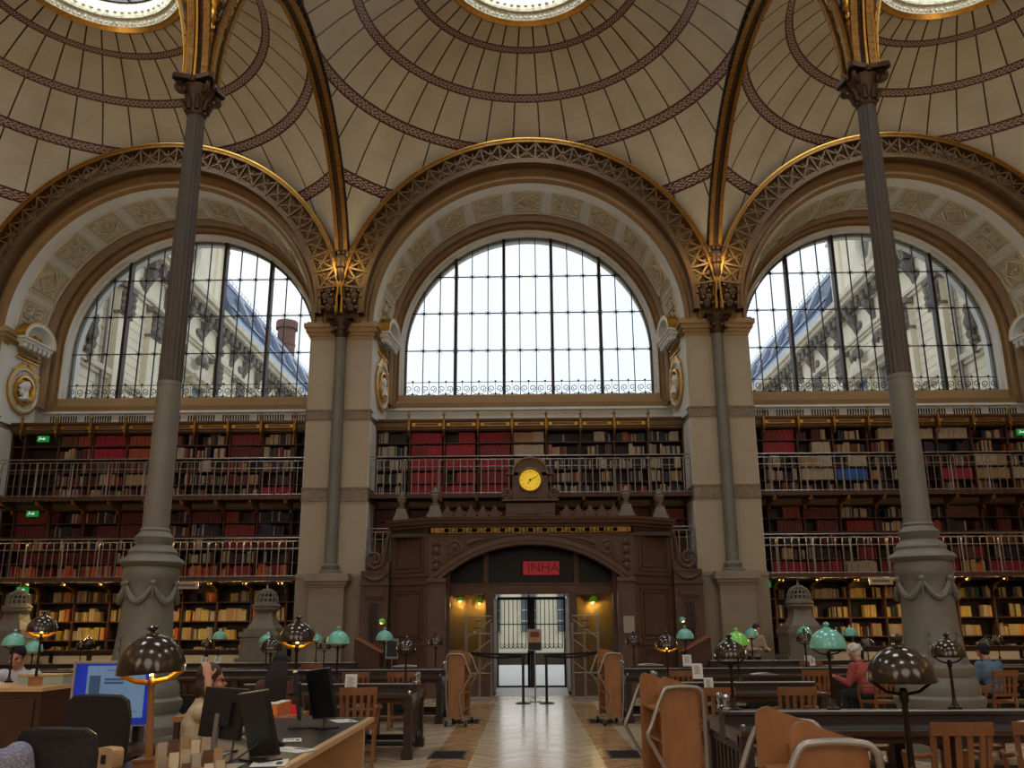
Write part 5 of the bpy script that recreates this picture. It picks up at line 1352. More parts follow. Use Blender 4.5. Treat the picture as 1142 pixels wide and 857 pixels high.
# ---------------------------------------------------------------- reading desks
def desk(x0, x1, y0, label, aisle, legs_every=1.9, back=True):
    t = thing('reading_desk', label, 'desk', ((x0 + x1) / 2, y0, 0), 0, 'long wooden reading desks'); xm = (x0 + x1) / 2; a, c = x0 - xm, x1 - xm
    b = MB(); b.box(a, c, -.68, -.12, .745, .785); b.box(a, c, .12, .68, .745, .785); b.box(a, c, -.6, -.12, .68, .745); b.box(a, c, .12, .6, .68, .745); obj('desktop', b, 'wood_table', t)
    b = MB(); b.box(a + .06, c - .06, -.56, -.18, .785, .79); b.box(a + .06, c - .06, .18, .56, .785, .79); obj('leather_inlay', b, 'leather_dark', t)
    b = MB(); b.box(a, c, -.12, .12, .66, .86); b.box(a - .02, c + .02, -.15, .15, .86, .885); obj('raised_spine', b, 'wood_dark', t)
    b = MB(); b.cone((a, -.13, .888), (c, -.13, .888), .011, .011, 8); obj('spine_glint', b, 'steel_grey', t)  # steel strip added as the light reflection along the spine edge
    n = max(1, round((c - a) / legs_every)); xs_ = [a + .05 + (c - a - .1) * i / n for i in range(n + 1)]
    for i, x in enumerate(xs_):
        b = MB(); w = .05
        for y in (-.6, .6): b.box(x - w, x + w, y - .06, y + .06, .1, .745); b.box(x - w - .02, x + w + .02, y - .08, y + .08, 0, .12); b.box(x - w - .015, x + w + .015, y - .075, y + .075, .62, .66)
        b.box(x - .03, x + .03, -.6, .6, .6, .74); b.box(x - .03, x + .03, -.6, .6, .16, .24)
        if i in (0, n):
            for q in range(7): y = -.45 + q * .15; b.box(x - .015, x + .015, y - .035, y + .035, .24, .6)
            for q in range(8):
                for y in (-.66, .66): b.sphere((x, y, .16 + q * .075), .016, 6)
        obj('end_frame' if i in (0, n) else 'trestle', b, 'wood_dark', t)
    b = MB(); b.box(a, c, -.03, .03, .17, .23); b.cone((a, -.3, .15), (c, -.3, .15), .03, .03, 8); b.cone((a, .3, .15), (c, .3, .15), .03, .03, 8); obj('foot_rail', b, 'dark_iron', t)
    for i in range(n):
        b = MB(); xc = (xs_[i] + xs_[i + 1]) / 2; b.box(xc - .5, xc + .5, -.14, .14, .1, .42); b.box(xc - .52, xc + .52, -.16, .16, .42, .45); obj('foot_heater', b, 'black_plastic', t)
    for e, s in ((a, -1), (c, 1)):
        if not (aisle == s): continue
        for i_, y in enumerate((-.13, .13)):
            b = MB(); b.lathe([(0, .03), (.03, .035), (.04, .02), (.09, .026), (.1, .035), (.13, .034), (.15, .015)], (e - s * .02, y, .885), 12); obj('post_cap', b, 'steel_bright', t)
        b = MB(); b.lathe([(0, .018), (.02, .022), (.035, .022), (.05, .01)], (e - s * .04, -.6, .785), 10); obj('post_cap', b, 'steel_bright', t)
    return t
DESKS = {}
desk(1.62, 8.6, 7.85, 'long reading desk on the right nearest the camera, behind the plywood trolleys', -1)
desk(1.3, 4.0, 4.1, 'low end of the nearest right reading desk carrying the big bronze lamp', 0)
desk(1.6, 3.75, 11.9, 'short reading desk on the right, second from the camera, beside the aisle', -1)
desk(-3.95, -1.6, 11.9, 'short reading desk on the left with a slatted end panel at the aisle', 1)
desk(1.62, 12.6, 16.0, 'long reading desk on the right where the reader in red sits', -1)
desk(-12.6, -1.62, 16.0, 'long reading desk on the left beyond the column', 1)
desk(4.0, 13.0, 19.6, 'rearmost reading desk on the right by the book wall', 0)
desk(-13.0, -4.0, 19.6, 'rearmost reading desk on the left by the book wall', 0)
desk(-9.0, -6.0, 12.4, 'reading desk at far left where the person in the pale shirt sits', 0)

# ---------------------------------------------------------------- lamps
def lamp_proto(kind):
    t = thing('reading_lamp', 'x', 'lamp')
    D, H = {'b': (.30, .665), 't': (.33, .765), 'g': (.33, .72), 'bl': (.32, .685), 'desk': (.4, .855), 'desk2': (.32, .8)}[kind]
    r_ = D / 2; zr = H - .7 * D
    sh = {'b': 'shade_bronze', 't': 'enamel_teal', 'g': 'enamel_green'}.get(kind, 'shade_bronze')
    b = MB(); hh = H - zr - .055
    prof = [(zr + 0, r_ * 1.0), (zr + .006, r_ * 1.0)] + [(zr + .006 + (hh - .006) * math.sin(PI / 2 * i / 10), r_ * .985 * math.cos(PI / 2 * i / 10) + .0) for i in range(0, 10)] + [(zr + hh, .03)]
    rows = [[(q * math.cos(2 * PI * j / 32), q * math.sin(2 * PI * j / 32), z) for z, q in prof] for j in range(33)]
    b.strip(rows); inn = [(z - .006, max(.01, q - .006)) for z, q in prof]; b.strip([[(q * math.cos(2 * PI * j / 32), q * math.sin(2 * PI * j / 32), z) for z, q in inn] for j in range(33)])
    obj('shade', b, sh, t)
    b = MB(); b.lathe([(zr + hh - .008, .034 * D / .3), (zr + hh + .004, .03 * D / .3), (zr + hh + .01, .014), (zr + hh + .018, .014), (zr + hh + .024, .024 * D / .3), (zr + hh + .04, .026 * D / .3), (zr + hh + .05, .014), (H, .006)], n=16); obj('finial', b, sh, t)
    lit = kind in ('bl', 'desk', 'desk2'); am = 'brass_lit' if lit else 'pole_dark'
    for a in (0, PI):
        b = MB(); ca = math.cos(a); b.tube([(ca * r_ * .98, 0, zr + .005), (ca * r_ * .5, 0, zr - .045), (0, 0, zr - .06)], .007 if not lit else .015, 8); obj('holder_arm', b, am, t)
    b = MB(); b.cone((0, 0, .03), (0, 0, zr - .05), .016 if kind != 'desk' else .024, .012 if kind != 'desk' else .018, 10); b.lathe([(zr - .1, .013), (zr - .08, .022), (zr - .05, .02), (zr - .03, .014)], n=12); obj('pole', b, 'wood_orange' if kind in ('desk',) else 'pole_dark', t)
    b = MB()
    if kind.startswith('desk'): b.box(-.07, .07, -.06, .06, .0, .08); b.box(-.078, .078, -.068, .068, .078, .092); obj('base', b, 'wood_orange', t)
    else: b.lathe([(0, .06), (.02, .06), (.03, .04), (.06, .022), (.1, .016)], n=20); obj('base', b, 'pole_dark', t)
    if lit or kind == 'g':
        b = MB(); b.sphere((0, 0, zr + .085), .03, 10); b.cone((0, 0, zr - .02), (0, 0, zr + .07), .012, .012, 8); obj('bulb', b, 'bulb', t)
    return t
PR = {}
cntL = 0
def lamp(kind, x, y, z, label, rz=0, s=1, tilt=None):
    if kind not in PR: PR[kind] = o = lamp_proto(kind); o['label'] = label; o.location = (x, y, z); o.rotation_euler = (0, 0, rz)
    else: o = dup(PR[kind], (x, y, z), rz, label)
    o.scale = (s, s, s)
    if tilt is not None: o.rotation_euler[1] = tilt
    if kind in ('bl', 'desk', 'desk2', 'g'):
        H = {'bl': .5, 'desk': .62, 'desk2': .62, 'g': .53}[kind]
        point('lamp_bulb_light', (x, y, z + H - .02), 4 if kind != 'g' else 2.5, (1, .66, .28), .03)
    o['group'] = 'bronze domed reading lamps' if kind == 'b' else 'teal domed reading lamps' if kind == 't' else 'lit reading lamps'
    return o
LM = [(1.65, 4, 'b', 'big bronze domed lamp in the right foreground, largest on that side', 1.03),
 (2.62, 8, 't', 'large teal enamel lamp in front of the reader in red', 1), (3.69, 8, 'b', 'bronze domed lamp in front of the right column base', 1), (1.73, 8, 'b', 'bronze domed lamp just below the bright green one', 1),
 (2.78, 12, 'g', 'bright green glowing domed lamp on the right', 1), (1.81, 12, 'bl', 'bronze lamp with orange lit holder right of the aisle', 1),
 (2.82, 16, 't', 'teal lamp in front of the right lectern', 1), (1.86, 16, 'b', 'bronze lamp beside the notice on the right doorway pilaster', 1),
 (-1.78, 12, 'b', 'bronze lamp at the aisle end of the left slatted desk', .95), (-1.81, 16, 'b', 'bronze lamp nearest the left trolley, behind the slatted desk', .98), (-2.77, 16, 't', 'teal lamp in front of the left lectern', 1), (-2.73, 12, 't', 'teal lamp above the white notice cards on the left', 1),
 (-3.89, 16, 'b', 'small bronze lamp between two teal ones below the left pier', .85), (-4.93, 20, 't', 'teal lamp at the foot of the left pier', .9), (-4.97, 16, 't', 'teal lamp in front of the left grey heater pedestal', .92), (-3.66, 12, 'b', 'bronze lamp above the long haired woman', 1),
 (-7.17, 20, 't', 'teal lamp left of the grey heater pedestal on the left', 1), (-7.45, 20, 'b', 'bronze lamp just left of the teal one above the woman in beige', .85), (-8.24, 20, 'b', 'tiny bronze lamp peeping out right of the big foreground lamp', .8),
 (-10.18, 20, 'b', 'bronze lamp left of the left column, right one of a close pair', .95), (-10.42, 20.15, 'b', 'bronze lamp left of the left column, left one of a close pair', .8),
 (5.02, 16, 'b', 'bronze lamp in front of the right grey heater pedestal', 1.05), (6.18, 20, 't', 'teal lamp in front of the right grey heater pedestal', 1.05), (4.98, 20, 't', 'teal lamp beside the person in the sand jacket', 1), (4.75, 20, 'b', 'bronze lamp half hidden left of the teal one by the right pier', .85),
 (7.21, 20, 't', 'teal lamp on the far right desk above the reader in red', 1), (6.16, 16, 'b', 'bronze lamp directly above the red shirt reader', .85), (8.28, 20, 'b', 'small bronze lamp just left of the right column', .85), (8.34, 16, 'b', 'bronze lamp above the head of the denim shirt reader', .85), (10.5, 20, 'b', 'small bronze lamp furthest to the right', .85)]
RY = {4: 4.1, 8: 7.85, 12: 11.9, 16: 16.0, 20: 19.6, 20.15: 19.75}
for x, r_, k_, lb, s in LM: lamp(k_, x, RY[r_], .886, lb, 0, s)
lamp('bl', -2.25, 8.0, 1.02, 'bronze lamp with orange holder standing behind the monitors', 0, 1.05)
lamp('desk', -2.33, 5.2, .785, 'largest bronze lamp on a wooden block at lower left', R(0), 1, R(-4))
lamp('desk2', -5.53, 9.5, 1.03, 'bronze lamp with orange holder on the high wooden counter', R(30), 1)
lamp('t', -6.25, 10.2, 1.02, 'teal lamp on the far left in front of the pale shirt, nearer one', 0, .8)
lamp('t', -7.28, 12.4, .886, 'teal lamp on the far left, half hidden behind the nearer teal one', 0, .82)

# ---------------------------------------------------------------- chairs
def chair(kind='slat'):
    t = thing('wooden_chair', 'x', 'chair')
    b = MB(); b.box(-.22, .22, -.2, .22, .42, .46); obj('seat', b, 'wood_chair', t)
    for sx in (-1, 1):
        for sy in (-1, 1):
            b = MB()
            if sy > 0: b.bar((sx * .2, .19, 0), (sx * .2, .19, .43), .035); b.bar((sx * .22, .19, .43), (sx * .24, .19, .66), .03)
            else: b.bar((sx * .19, -.24, 0), (sx * .2, -.19, .45), .04, .035)
            obj('leg', b, 'wood_chair', t)
    b = MB()
    top = .92 if kind == 'slat' else .74
    for sx in (-1, 1): b.bar((sx * .19, -.19, .44), (sx * .205, -.27, top - .03), .04, .03)
    for i in range(6):
        x0, x1 = -.225 + .075 * i, -.225 + .075 * (i + 1); f_ = lambda x: -.28 - .035 * (1 - (x / .225) ** 2)
        b.bar((x0, f_(x0), top - .04), (x1, f_(x1), top - .04), .025, .09)
        if kind == 'slat': b.bar((x0, f_(x0) + .03, .55), (x1, f_(x1) + .03, .55), .02, .04)
    obj('back_rail', b, 'wood_chair', t)
    if kind == 'slat':
        b = MB()
        for i in range(4): x = -.12 + .08 * i; b.bar((x, -.26, .55), (x * 1.1, -.31, .87), .042, .014)
        for i in range(3): pass
        obj('slats', b, 'wood_chair', t)
    b = MB()
    for sx in (-1, 1): b.tube(catmull([(sx * .235, .2, .66), (sx * .27, .05, .67), (sx * .26, -.12, .67), (sx * .22, -.26, .7)], 4), .018, 8)
    obj('armrests', b, 'wood_chair', t)
    b = MB(); b.bar((-.2, .19, .2), (.2, .19, .2), .025); b.bar((-.19, -.22, .2), (.19, -.22, .2), .025); b.bar((-.19, -.22, .26), (-.2, .19, .26), .025); b.bar((.19, -.22, .26), (.2, .19, .26), .025); obj('stretchers', b, 'wood_chair', t)
    return t
CP = {}
def put_chair(kind, x, y, rz, label):
    if kind not in CP: CP[kind] = o = chair(kind); o.location = (x, y, 0); o.rotation_euler[2] = R(rz); o['label'] = label
    else: o = dup(CP[kind], (x, y, 0), R(rz), label)
    o['group'] = 'wooden armchairs with slatted backs' if kind == 'slat' else 'low backed wooden armchairs'
S_, Lw = 'slat', 'low'
put_chair(S_, -2.2, 10.85, 8, 'wooden slatted chair beside the monitor table, left of the aisle')
put_chair(S_, 3.05, 6.75, 0, 'wooden slatted chair in the right foreground under the bronze lamp')
put_chair(S_, 3.75, 6.7, -20, 'wooden armchair at the right edge in front of the nearest long desk')
put_chair(S_, 2.1, 10.55, 0, 'wooden slatted chair behind the large trolley, right of the aisle')
put_chair(S_, 3.05, 10.55, 0, 'wooden slatted chair left of the large teal lamp')
put_chair(S_, 4.62, 14.6, 0, 'wooden slatted chair left of the reader in red')
put_chair(S_, 5.56, 14.2, 12, 'wooden slatted chair the reader in red sits on')
put_chair(S_, 7.42, 14.2, 12, 'wooden slatted chair the denim shirt reader sits on')
put_chair(S_, 2.4, 14.6, 0, 'wooden slatted chair facing the right aisle desk, behind the short desk')
put_chair(S_, 5.75, 18.3, 0, 'wooden slatted chair in front of the rearmost right desk')
put_chair(S_, -2.2, 14.6, 0, 'wooden slatted chair at the left long desk, nearest the aisle')
put_chair(S_, -2.95, 14.6, 0, 'wooden slatted chair at the left long desk, second from the aisle')
put_chair(S_, -4.6, 18.3, 0, 'wooden slatted chair in front of the rearmost left desk')
put_chair(Lw, 2.25, 9.0, 180, 'low curved chair back behind the near right desk, nearest the aisle')
put_chair(Lw, 3.25, 9.0, 180, 'low curved chair back behind the near right desk, under the teal lamp')
put_chair(Lw, 4.35, 9.0, 180, 'low curved chair back just right of the right column base')
put_chair(Lw, 2.2, 13.0, 180, 'low curved chair back between the short and long right desks')
put_chair(Lw, -2.55, 13.0, 180, 'low curved chair back behind the slatted left desk')
put_chair(Lw, 6.4, 13.2, 30, 'low backed wooden chair between the two seated readers on the right')

# ---------------------------------------------------------------- book trolleys
def trolley(x, y, rz, label, ch=1):
    t = thing('book_trolley', label, 'trolley', (x, y, 0), R(rz), 'plywood book trolleys with grey tube frames')
    for i, yy in enumerate((0, .62)):
        b = MB(); pts = [(-.14, .14), (.12, .12), (.14, .3), (.14, 1.12)] + [(.14 - .07 + .07 * math.cos(PI / 2 * q / 5), 1.13 + .07 * math.sin(PI / 2 * q / 5)) for q in range(6)] + [(-.09 + .05 * math.cos(PI / 2 + PI / 2 * q / 5), 1.205 + .05 * math.sin(PI / 2 + PI / 2 * q / 5)) for q in range(6)]
        b.prism([(p[0] * 1.0, p[1]) for p in pts], 'y', yy - .011, yy + .011); obj('end_panel', b, 'wood_orange', t)
    for z in (.25, .52, .79, 1.0):
        b = MB(); b.box(-.125, .125, .0, .61, z, z + .015); obj('shelf', b, 'wood_orange', t)
    b = MB(); b.box(-.008, .008, 0, .61, .2, 1.1); obj('divider', b, 'wood_orange', t)
    for yy, nm in ((-.05, 0), (.68, 1)):
        s = -ch
        path = [(-s * .13, yy, .1), (-s * .165, yy, .5), (-s * .165, yy, 1.06), (-s * .15, yy, 1.16), (-s * .09, yy, 1.185), (s * .06, yy, 1.185), (s * .13, yy, 1.15), (s * .22, yy - .02, .95), (s * .26, yy - .03, .86), (s * .23, yy - .02, .8), (s * .09, yy, .55), (s * .06, yy, .48), (s * .09, yy, .3), (s * .13, yy, .1)]
        b = MB(); b.tube(catmull(path, 4), .0145, 10); obj('tube_frame', b, 'tube_grey', t)
    b = MB()
    for sx in (-1, 1): b.bar((sx * .15, -.05, .11), (sx * .15, .68, .11), .025)
    obj('chassis', b, 'tube_grey', t)
    for sx in (-1, 1):
        for yy in (-.02, .65):
            b = MB(); b.cone((sx * .17 - .02, yy, .05), (sx * .17 + .02, yy, .05), .05, .05, 16); w = obj('castor', b, 'black_plastic', t)
            b = MB(); b.cone((sx * .17 - .022, yy, .05), (sx * .17 + .022, yy, .05), .02, .02, 10); b.box(sx * .17 - .028, sx * .17 - .023, yy - .02, yy + .02, .04, .12); b.box(sx * .17 + .023, sx * .17 + .028, yy - .02, yy + .02, .04, .12); obj('fork', b, 'steel_bright', w)
    return t
trolley(-1.33, 14.9, -6, 'plywood book trolley left of the aisle in front of the doorway', -1)
trolley(1.36, 15.0, 6, 'plywood book trolley right of the aisle in front of the doorway', 1)
trolley(1.0, 6.4, 6, 'tall plywood book trolley in the right middle foreground', 1)
trolley(1.03, 3.35, -3, 'plywood book trolley closest to the camera, lower right', 1)

# ---------------------------------------------------------------- left service counter, table, monitors
t = thing('service_counter', 'high dark wooden counter at the left edge with a lamp and a pale box', 'counter', (-6.75, 9.85, 0))
b = MB(); b.box(-1.6, 1.42, -.55, .5, 0, .98); b.box(-1.5, -.1, -.57, -.55, .1, .9); b.box(.0, 1.36, -.57, -.55, .1, .9); obj('body', b, 'wood_table', t)
b = MB(); b.box(-1.65, 1.46, -.62, .55, .98, 1.02); obj('worktop', b, 'wood_light', t)
t = thing('storage_box', 'pale grey green box lying on the high wooden counter', 'box', (-5.6, 9.85, 1.02)); b = MB(); b.box(-.28, .24, -.1, .1, 0, .1); obj('box_body', b, 'box_pale', t); b = MB(); b.box(-.29, .25, -.11, .11, .1, .115); obj('box_lid', b, 'wood_light', t)
# table with leather top, lower left
t = thing('side_table', 'small dark topped table with orange wood edge, lower left corner', 'table', (-2.53, 5.3, 0))
b = MB(); b.box(-.34, .33, -.5, .42, .74, .78); obj('tabletop', b, 'wood_orange', t); b = MB(); b.box(-.29, .28, -.45, .37, .78, .784); obj('leather_inlay', b, 'leather_dark', t)
for sx in (-.28, .27):
    for sy in (-.43, .35): b = MB(); b.box(sx - .03, sx + .03, sy - .03, sy + .03, 0, .74); obj('leg', b, 'wood_dark', t)
t = thing('socket_block', 'pale wooden block with a dark slot standing on the small table', 'block', (-2.62, 5.3, .784), R(-25))
b = MB(); pts = [(.075 * (1 if abs(math.cos(a)) > 0 else 0) * math.copysign(abs(math.cos(a)) ** .4, math.cos(a)), .075 + .065 * math.copysign(abs(math.sin(a)) ** .4, math.sin(a))) for a in [2 * PI * i / 28 for i in range(28)]]; b.prism(pts, 'y', -.04, .04); obj('block_body', b, 'wood_light', t); b = MB(); b.box(-.02, .02, -.044, -.04, .05, .1); obj('slot', b, 'black_plastic', t)
b = MB()
for i in range(4): b.box(-2.27 + .008 * i, -2.21 - .004 * i, 5.1 + .01 * i, 5.4, .785 + .008 * i, .791 + .008 * i)
tag(obj('paper_stack', b, 'paper'), 'small stack of papers beside the big lamp base', 'papers')
# public screen
t = thing('computer_screen', 'computer screen with blue desktop image and pale page, white frame', 'monitor', (-3.2, 6.45, .78), R(3))
b = MB(); b.box(-.29, .29, 0, .04, .14, .6); b.box(-.3, .3, -.005, .045, .59, .605); b.box(-.3, -.285, -.005, .045, .13, .6); b.box(.285, .3, -.005, .045, .13, .6); obj('housing', b, 'plaque', t)
b = MB(); b.box(-.28, .28, -.004, .0, .15, .585); p_ = obj('display', b, 'screen_blue', t)
b = MB(); b.box(-.19, .24, -.006, -.004, .2, .57); obj('page', b, 'screen_page', p_)
b = MB(); b.box(-.17, -.09, -.008, -.006, .36, .5); b.box(-.06, .08, -.008, -.006, .44, .455); b.box(-.06, .08, -.008, -.006, .465, .48); b.box(-.05, .06, -.008, -.006, .535, .54); b.box(.12, .19, -.008, -.006, .51, .516); b.box(-.17, .2, -.008, -.006, .24, .244); obj('page_blocks', b, 'screen_dark', p_)
b = MB(); b.box(-.04, .04, .04, .07, .0, .4); b.box(-.14, .14, -.05, .15, 0, .015); obj('stand', b, 'black_plastic', t)
t = thing('computer_table', 'plain table under the blue computer screen', 'table', (-3.3, 6.5, 0)); b = MB(); b.box(-.6, .42, -.35, .2, .74, .78); obj('tabletop', b, 'wood_table', t)
for sx in (-.55, .37):
    for sy in (-.3, .15): b = MB(); b.box(sx - .025, sx + .025, sy - .025, sy + .025, 0, .74); obj('leg', b, 'wood_dark', t)
# office chairs
def office(x, y, rz, label, m_='black_fabric', w=.25, top=1.16):
    t = thing('office_chair', label, 'chair', (x, y, 0), R(rz), 'black office chairs')
    b = MB(); n = 10; rows = []
    sh = [(-w, .62), (-w * 1.02, top - .12), (-w * .93, top - .03), (-w * .75, top), (0, top + .01), (w * .75, top), (w * .93, top - .03), (w * 1.02, top - .12), (w, .62), (w * .8, .56), (-w * .8, .56)]
    b.prism(sh, 'y', -.27, -.22)
    for i in range(len(b.v)): x_, y_, z_ = b.v[i]; b.v[i] = (x_, y_ - .06 * (1 - (x_ / w) ** 2), z_)
    obj('backrest', b, m_, t)
    b = MB(); b.tube([(p[0] * 1.0, -.245, p[1]) for p in sh], .012, 6, True)
    for i in range(len(b.v)): x_, y_, z_ = b.v[i]; b.v[i] = (x_, y_ - .06 * max(0, (1 - (x_ / w) ** 2)), z_)
    obj('back_frame', b, 'black_plastic', t)
    b = MB(); b.prism([(-.23, -.2), (.23, -.2), (.25, .1), (.2, .25), (-.2, .25), (-.25, .1)], 'z', .44, .5); obj('seat', b, m_, t)
    b = MB(); b.tube([(0, -.1, .44), (0, -.33, .46), (0, -.33, .75)], .02, 8); obj('back_stem', b, 'black_plastic', t)
    b = MB(); b.cone((0, 0, .1), (0, 0, .44), .03, .025, 12)
    for q in range(5): a = 2 * PI * q / 5; b.tube([(0, 0, .12), (.27 * math.cos(a), .27 * math.sin(a), .07)], .02, 8); b.sphere((.27 * math.cos(a), .27 * math.sin(a), .03), .03, 8)
    obj('star_base', b, 'black_plastic', t)
office(-2.6, 4.85, 6, 'charcoal office chair with rounded back at lower left', w=.2, top=1.1)
office(-2.9, 5.9, 2, 'black office chair hiding the lower half of the blue screen', 'black_plastic', w=.2, top=1.19)
office(-2.95, 7.0, -70, 'grey office chair behind the woman in beige', 'grey_fabric', w=.23, top=1.14)
# long service table with monitors
t = thing('service_table', 'long table with dark top and pale wooden edge, monitors along it', 'table', (-2.15, 6.8, 0))
b = MB(); b.box(-.52, .52, -1.06, 1.9, .72, .76); obj('tabletop', b, 'wood_light', t)
b = MB(); b.box(-.46, .46, -1.06, 1.84, .76, .764); obj('leather_inlay', b, 'leather_dark', t)
for y in (-.9, 1.7): b = MB(); b.box(-.46, .46, y, y + .06, 0, .72); obj('support_panel', b, 'wood_light', t)
t = thing('table_extension', 'near end of the monitor table with the pale mat, beside the small table', 'table', (-1.905, 5.23, 0))
b = MB(); b.box(-.275, .275, -.48, .5, .72, .76); obj('tabletop', b, 'wood_light', t); b = MB(); b.box(-.27, .215, -.43, .5, .76, .764); obj('leather_inlay', b, 'leather_dark', t)
b = MB(); b.box(-.25, .25, -.4, -.34, 0, .72); obj('support_panel', b, 'wood_light', t)
b = MB(); b.box(-2.17, -1.92, 4.95, 5.7, .765, .772); b.box(-2.62, -2.2, 5.78, 6.3, .765, .772); tag(obj('desk_mat', b, 'box_pale'), 'pale blue grey mat on the long service table', 'mat')
def monitor(x, y, rz, label, w=.5, h=.32, z0=.16, tilt=6, roll=0, z=.764, face=1):
    t = thing('desk_monitor', label, 'monitor', (x, y, z), R(rz), 'black monitors on the service table')
    b = MB(); b.box(-w / 2, w / 2, -.012, .02, -h / 2, h / 2); b.box(-w / 2 + .1, w / 2 - .1, .02, .045, -h / 4, h / 4); p = obj('housing', b, 'black_plastic', t); p.location = (0, 0, z0 + h / 2); p.rotation_euler = (R(tilt), R(roll), 0)
    b = MB(); b.box(-w / 2 + .008, w / 2 - .008, -.014, -.012, -h / 2 + .012, h / 2 - .008); obj('display', b, 'leather_dark', p)
    b = MB(); b.box(-w / 2, w / 2, -.016, .022, h / 2, h / 2 + .006); obj('top_edge', b, 'steel_grey', p); b = MB(); b.box(-w / 2, w / 2, -.016, .0, -h / 2 - .004, -h / 2 + .006); obj('bottom_edge', b, 'steel_grey', p)
    b = MB(); b.bar((0, .06, .0), (0, .04, z0 + h / 2), .05, .02); obj('stem', b, 'tube_grey', t)
    b = MB(); b.box(-.12, .12, -.06, .12, 0, .012); obj('foot', b, 'black_plastic', t)
monitor(-2.3, 6.3, 142, 'large dark monitor seen from behind beside the woman in beige', .5, .34, .09)
monitor(-1.9, 5.85, 322, 'black monitor in front, tilted, nearest the camera on the table', .3, .42, .02, 12, -7)
monitor(-2.16, 7.75, 285, 'dark monitor seen almost edge on in the middle of the table', .46, .4, .08, 8)
monitor(-1.93, 7.7, 318, 'black monitor near the far end of the table, tilted', .34, .42, .08, 10, -6)
for i, (x, y, rz, w, d, lb) in enumerate(((-1.78, 5.75, 10, .22, .3, 'white printed sheet near the front of the service table'), (-1.8, 6.35, 60, .2, .32, 'white sheet in the middle of the service table'), (-1.95, 6.9, 15, .14, .2, 'small white sheet beside the monitor feet'), (-1.85, 8.3, 30, .2, .28, 'white papers at the far end of the service table'), (-2.05, 5.35, 30, .2, .28, 'white sheet overlapping the pale mat'))):
    b = MB(); b.box(-w / 2, w / 2, -d / 2, d / 2, 0, .003); b.m = 1; b.box(w * .2, w * .38, -d * .3, d * .1, .003, .0035)
    for q in range(5): b.box(-w * .35, w * .1, d * (.3 - .1 * q), d * (.315 - .1 * q), .003, .0035)
    o = obj('paper_sheet', b, ['paper', 'ink'], None, (x, y, .765), (0, 0, R(rz))); tag(o, lb, 'paper')
for x, y, lb in ((-2.0, 6.55, 'black stapler like device on the service table'),):
    b = MB(); b.box(-.08, .08, -.03, .03, 0, .025); b.sphere((0, 0, .03), .03, 8, (2, .8, .6)); tag(obj('hole_punch', b, 'black_plastic', None, (x, y, .765)), 'small black device between the sheets on the service table', 'device')
for pts, lb in (([(-2.2, 6.3, 1.0), (-2.15, 6.1, .8), (-2.05, 5.7, .77), (-2.2, 5.3, .775)], 'black cable hanging from the large dark monitor'), ([(-1.85, 5.75, .9), (-2.0, 5.5, .78), (-2.2, 5.3, .775)], 'black cable under the front monitor')):
    b = MB(); b.tube(catmull(pts, 6), .006, 6); tag(obj('cable', b, 'black_plastic'), lb, 'cable')
# leaflet rack
t = thing('leaflet_rack', 'three tier rack of leaflets and cards on the small table', 'rack', (-2.02, 4.98, .775), R(34))
for i in range(3):
    b = MB(); y = .14 - .13 * i; z = .2 - .055 * i; e = .04 * i; b.bar((-.15 + e, y, z * .5), (.15 + e, y, z * .5), .008, z); b.box(-.15 + e, -.142 + e, y - .07, y, 0, z * .7); b.box(-.15 + e, .15 + e, y - .07, y, .01, .02); obj('tier_panel', b, 'wood_light', t)
for i in range(3):
    for q in range(5):
        b = MB(); y = .11 - .13 * i; z = .19 - .055 * i; x = -.12 + q * .06 + .04 * i; b.bar((x, y - .02, .04), (x, y + .0, z + .02 + .012 * ((q * 7 + i) % 3)), .05, .004); o = obj('leaflet', b, [['plaque', 'coffer_cream', 'book_brown', 'book_cream', 'book_tan'][(i + q * 2) % 5]], None); o.matrix_world = Matrix.Translation((-2.02, 4.98, .775)) @ Matrix.Rotation(R(34), 4, 'Z')
        tag(o, '%s leaflet in the %s tier of the rack, %s from the left' % (['grey beige', 'cream', 'brown', 'pale', 'tan'][(i + q * 2) % 5], ['back', 'middle', 'front'][i], unitn[q]), 'leaflet', 'leaflets in the rack')
# wooden tray table with card files
t = thing('card_table', 'wooden table with orange card files behind the service table', 'table', (-2.85, 9.0, 0))
b = MB(); b.box(-.8, .42, -.3, .3, .72, .77); obj('tabletop', b, 'wood_orange', t)
for sx in (-.76, .38):
    for sy in (-.26, .26): b = MB(); b.box(sx - .025, sx + .025, sy - .025, sy + .025, 0, .72); obj('leg', b, 'wood_dark', t)
for i in range(4):
    for j in range(3):
        b = MB(); b.box(-.05, .05, -.07, .07, 0, .05 + .02 * i); b.m = 1; b.box(-.045, .045, -.06, .06, .05 + .02 * i, .056 + .02 * i)
        o = obj('card_box', b, ['cardboard', 'paper'], None, (-3.05 + .13 * i, 8.82 + .17 * j, .771)); tag(o, 'orange card box on the wooden table, %s row %s from the left' % (['front', 'middle', 'back'][j], unitn[i]), 'box', 'orange card boxes')
b = MB(); b.box(-.03, .03, -.03, .03, 0, .09); tag(obj('red_carton', b, 'red_sign', None, (-2.5, 8.95, .77)), 'small red carton between the two far monitors', 'carton')
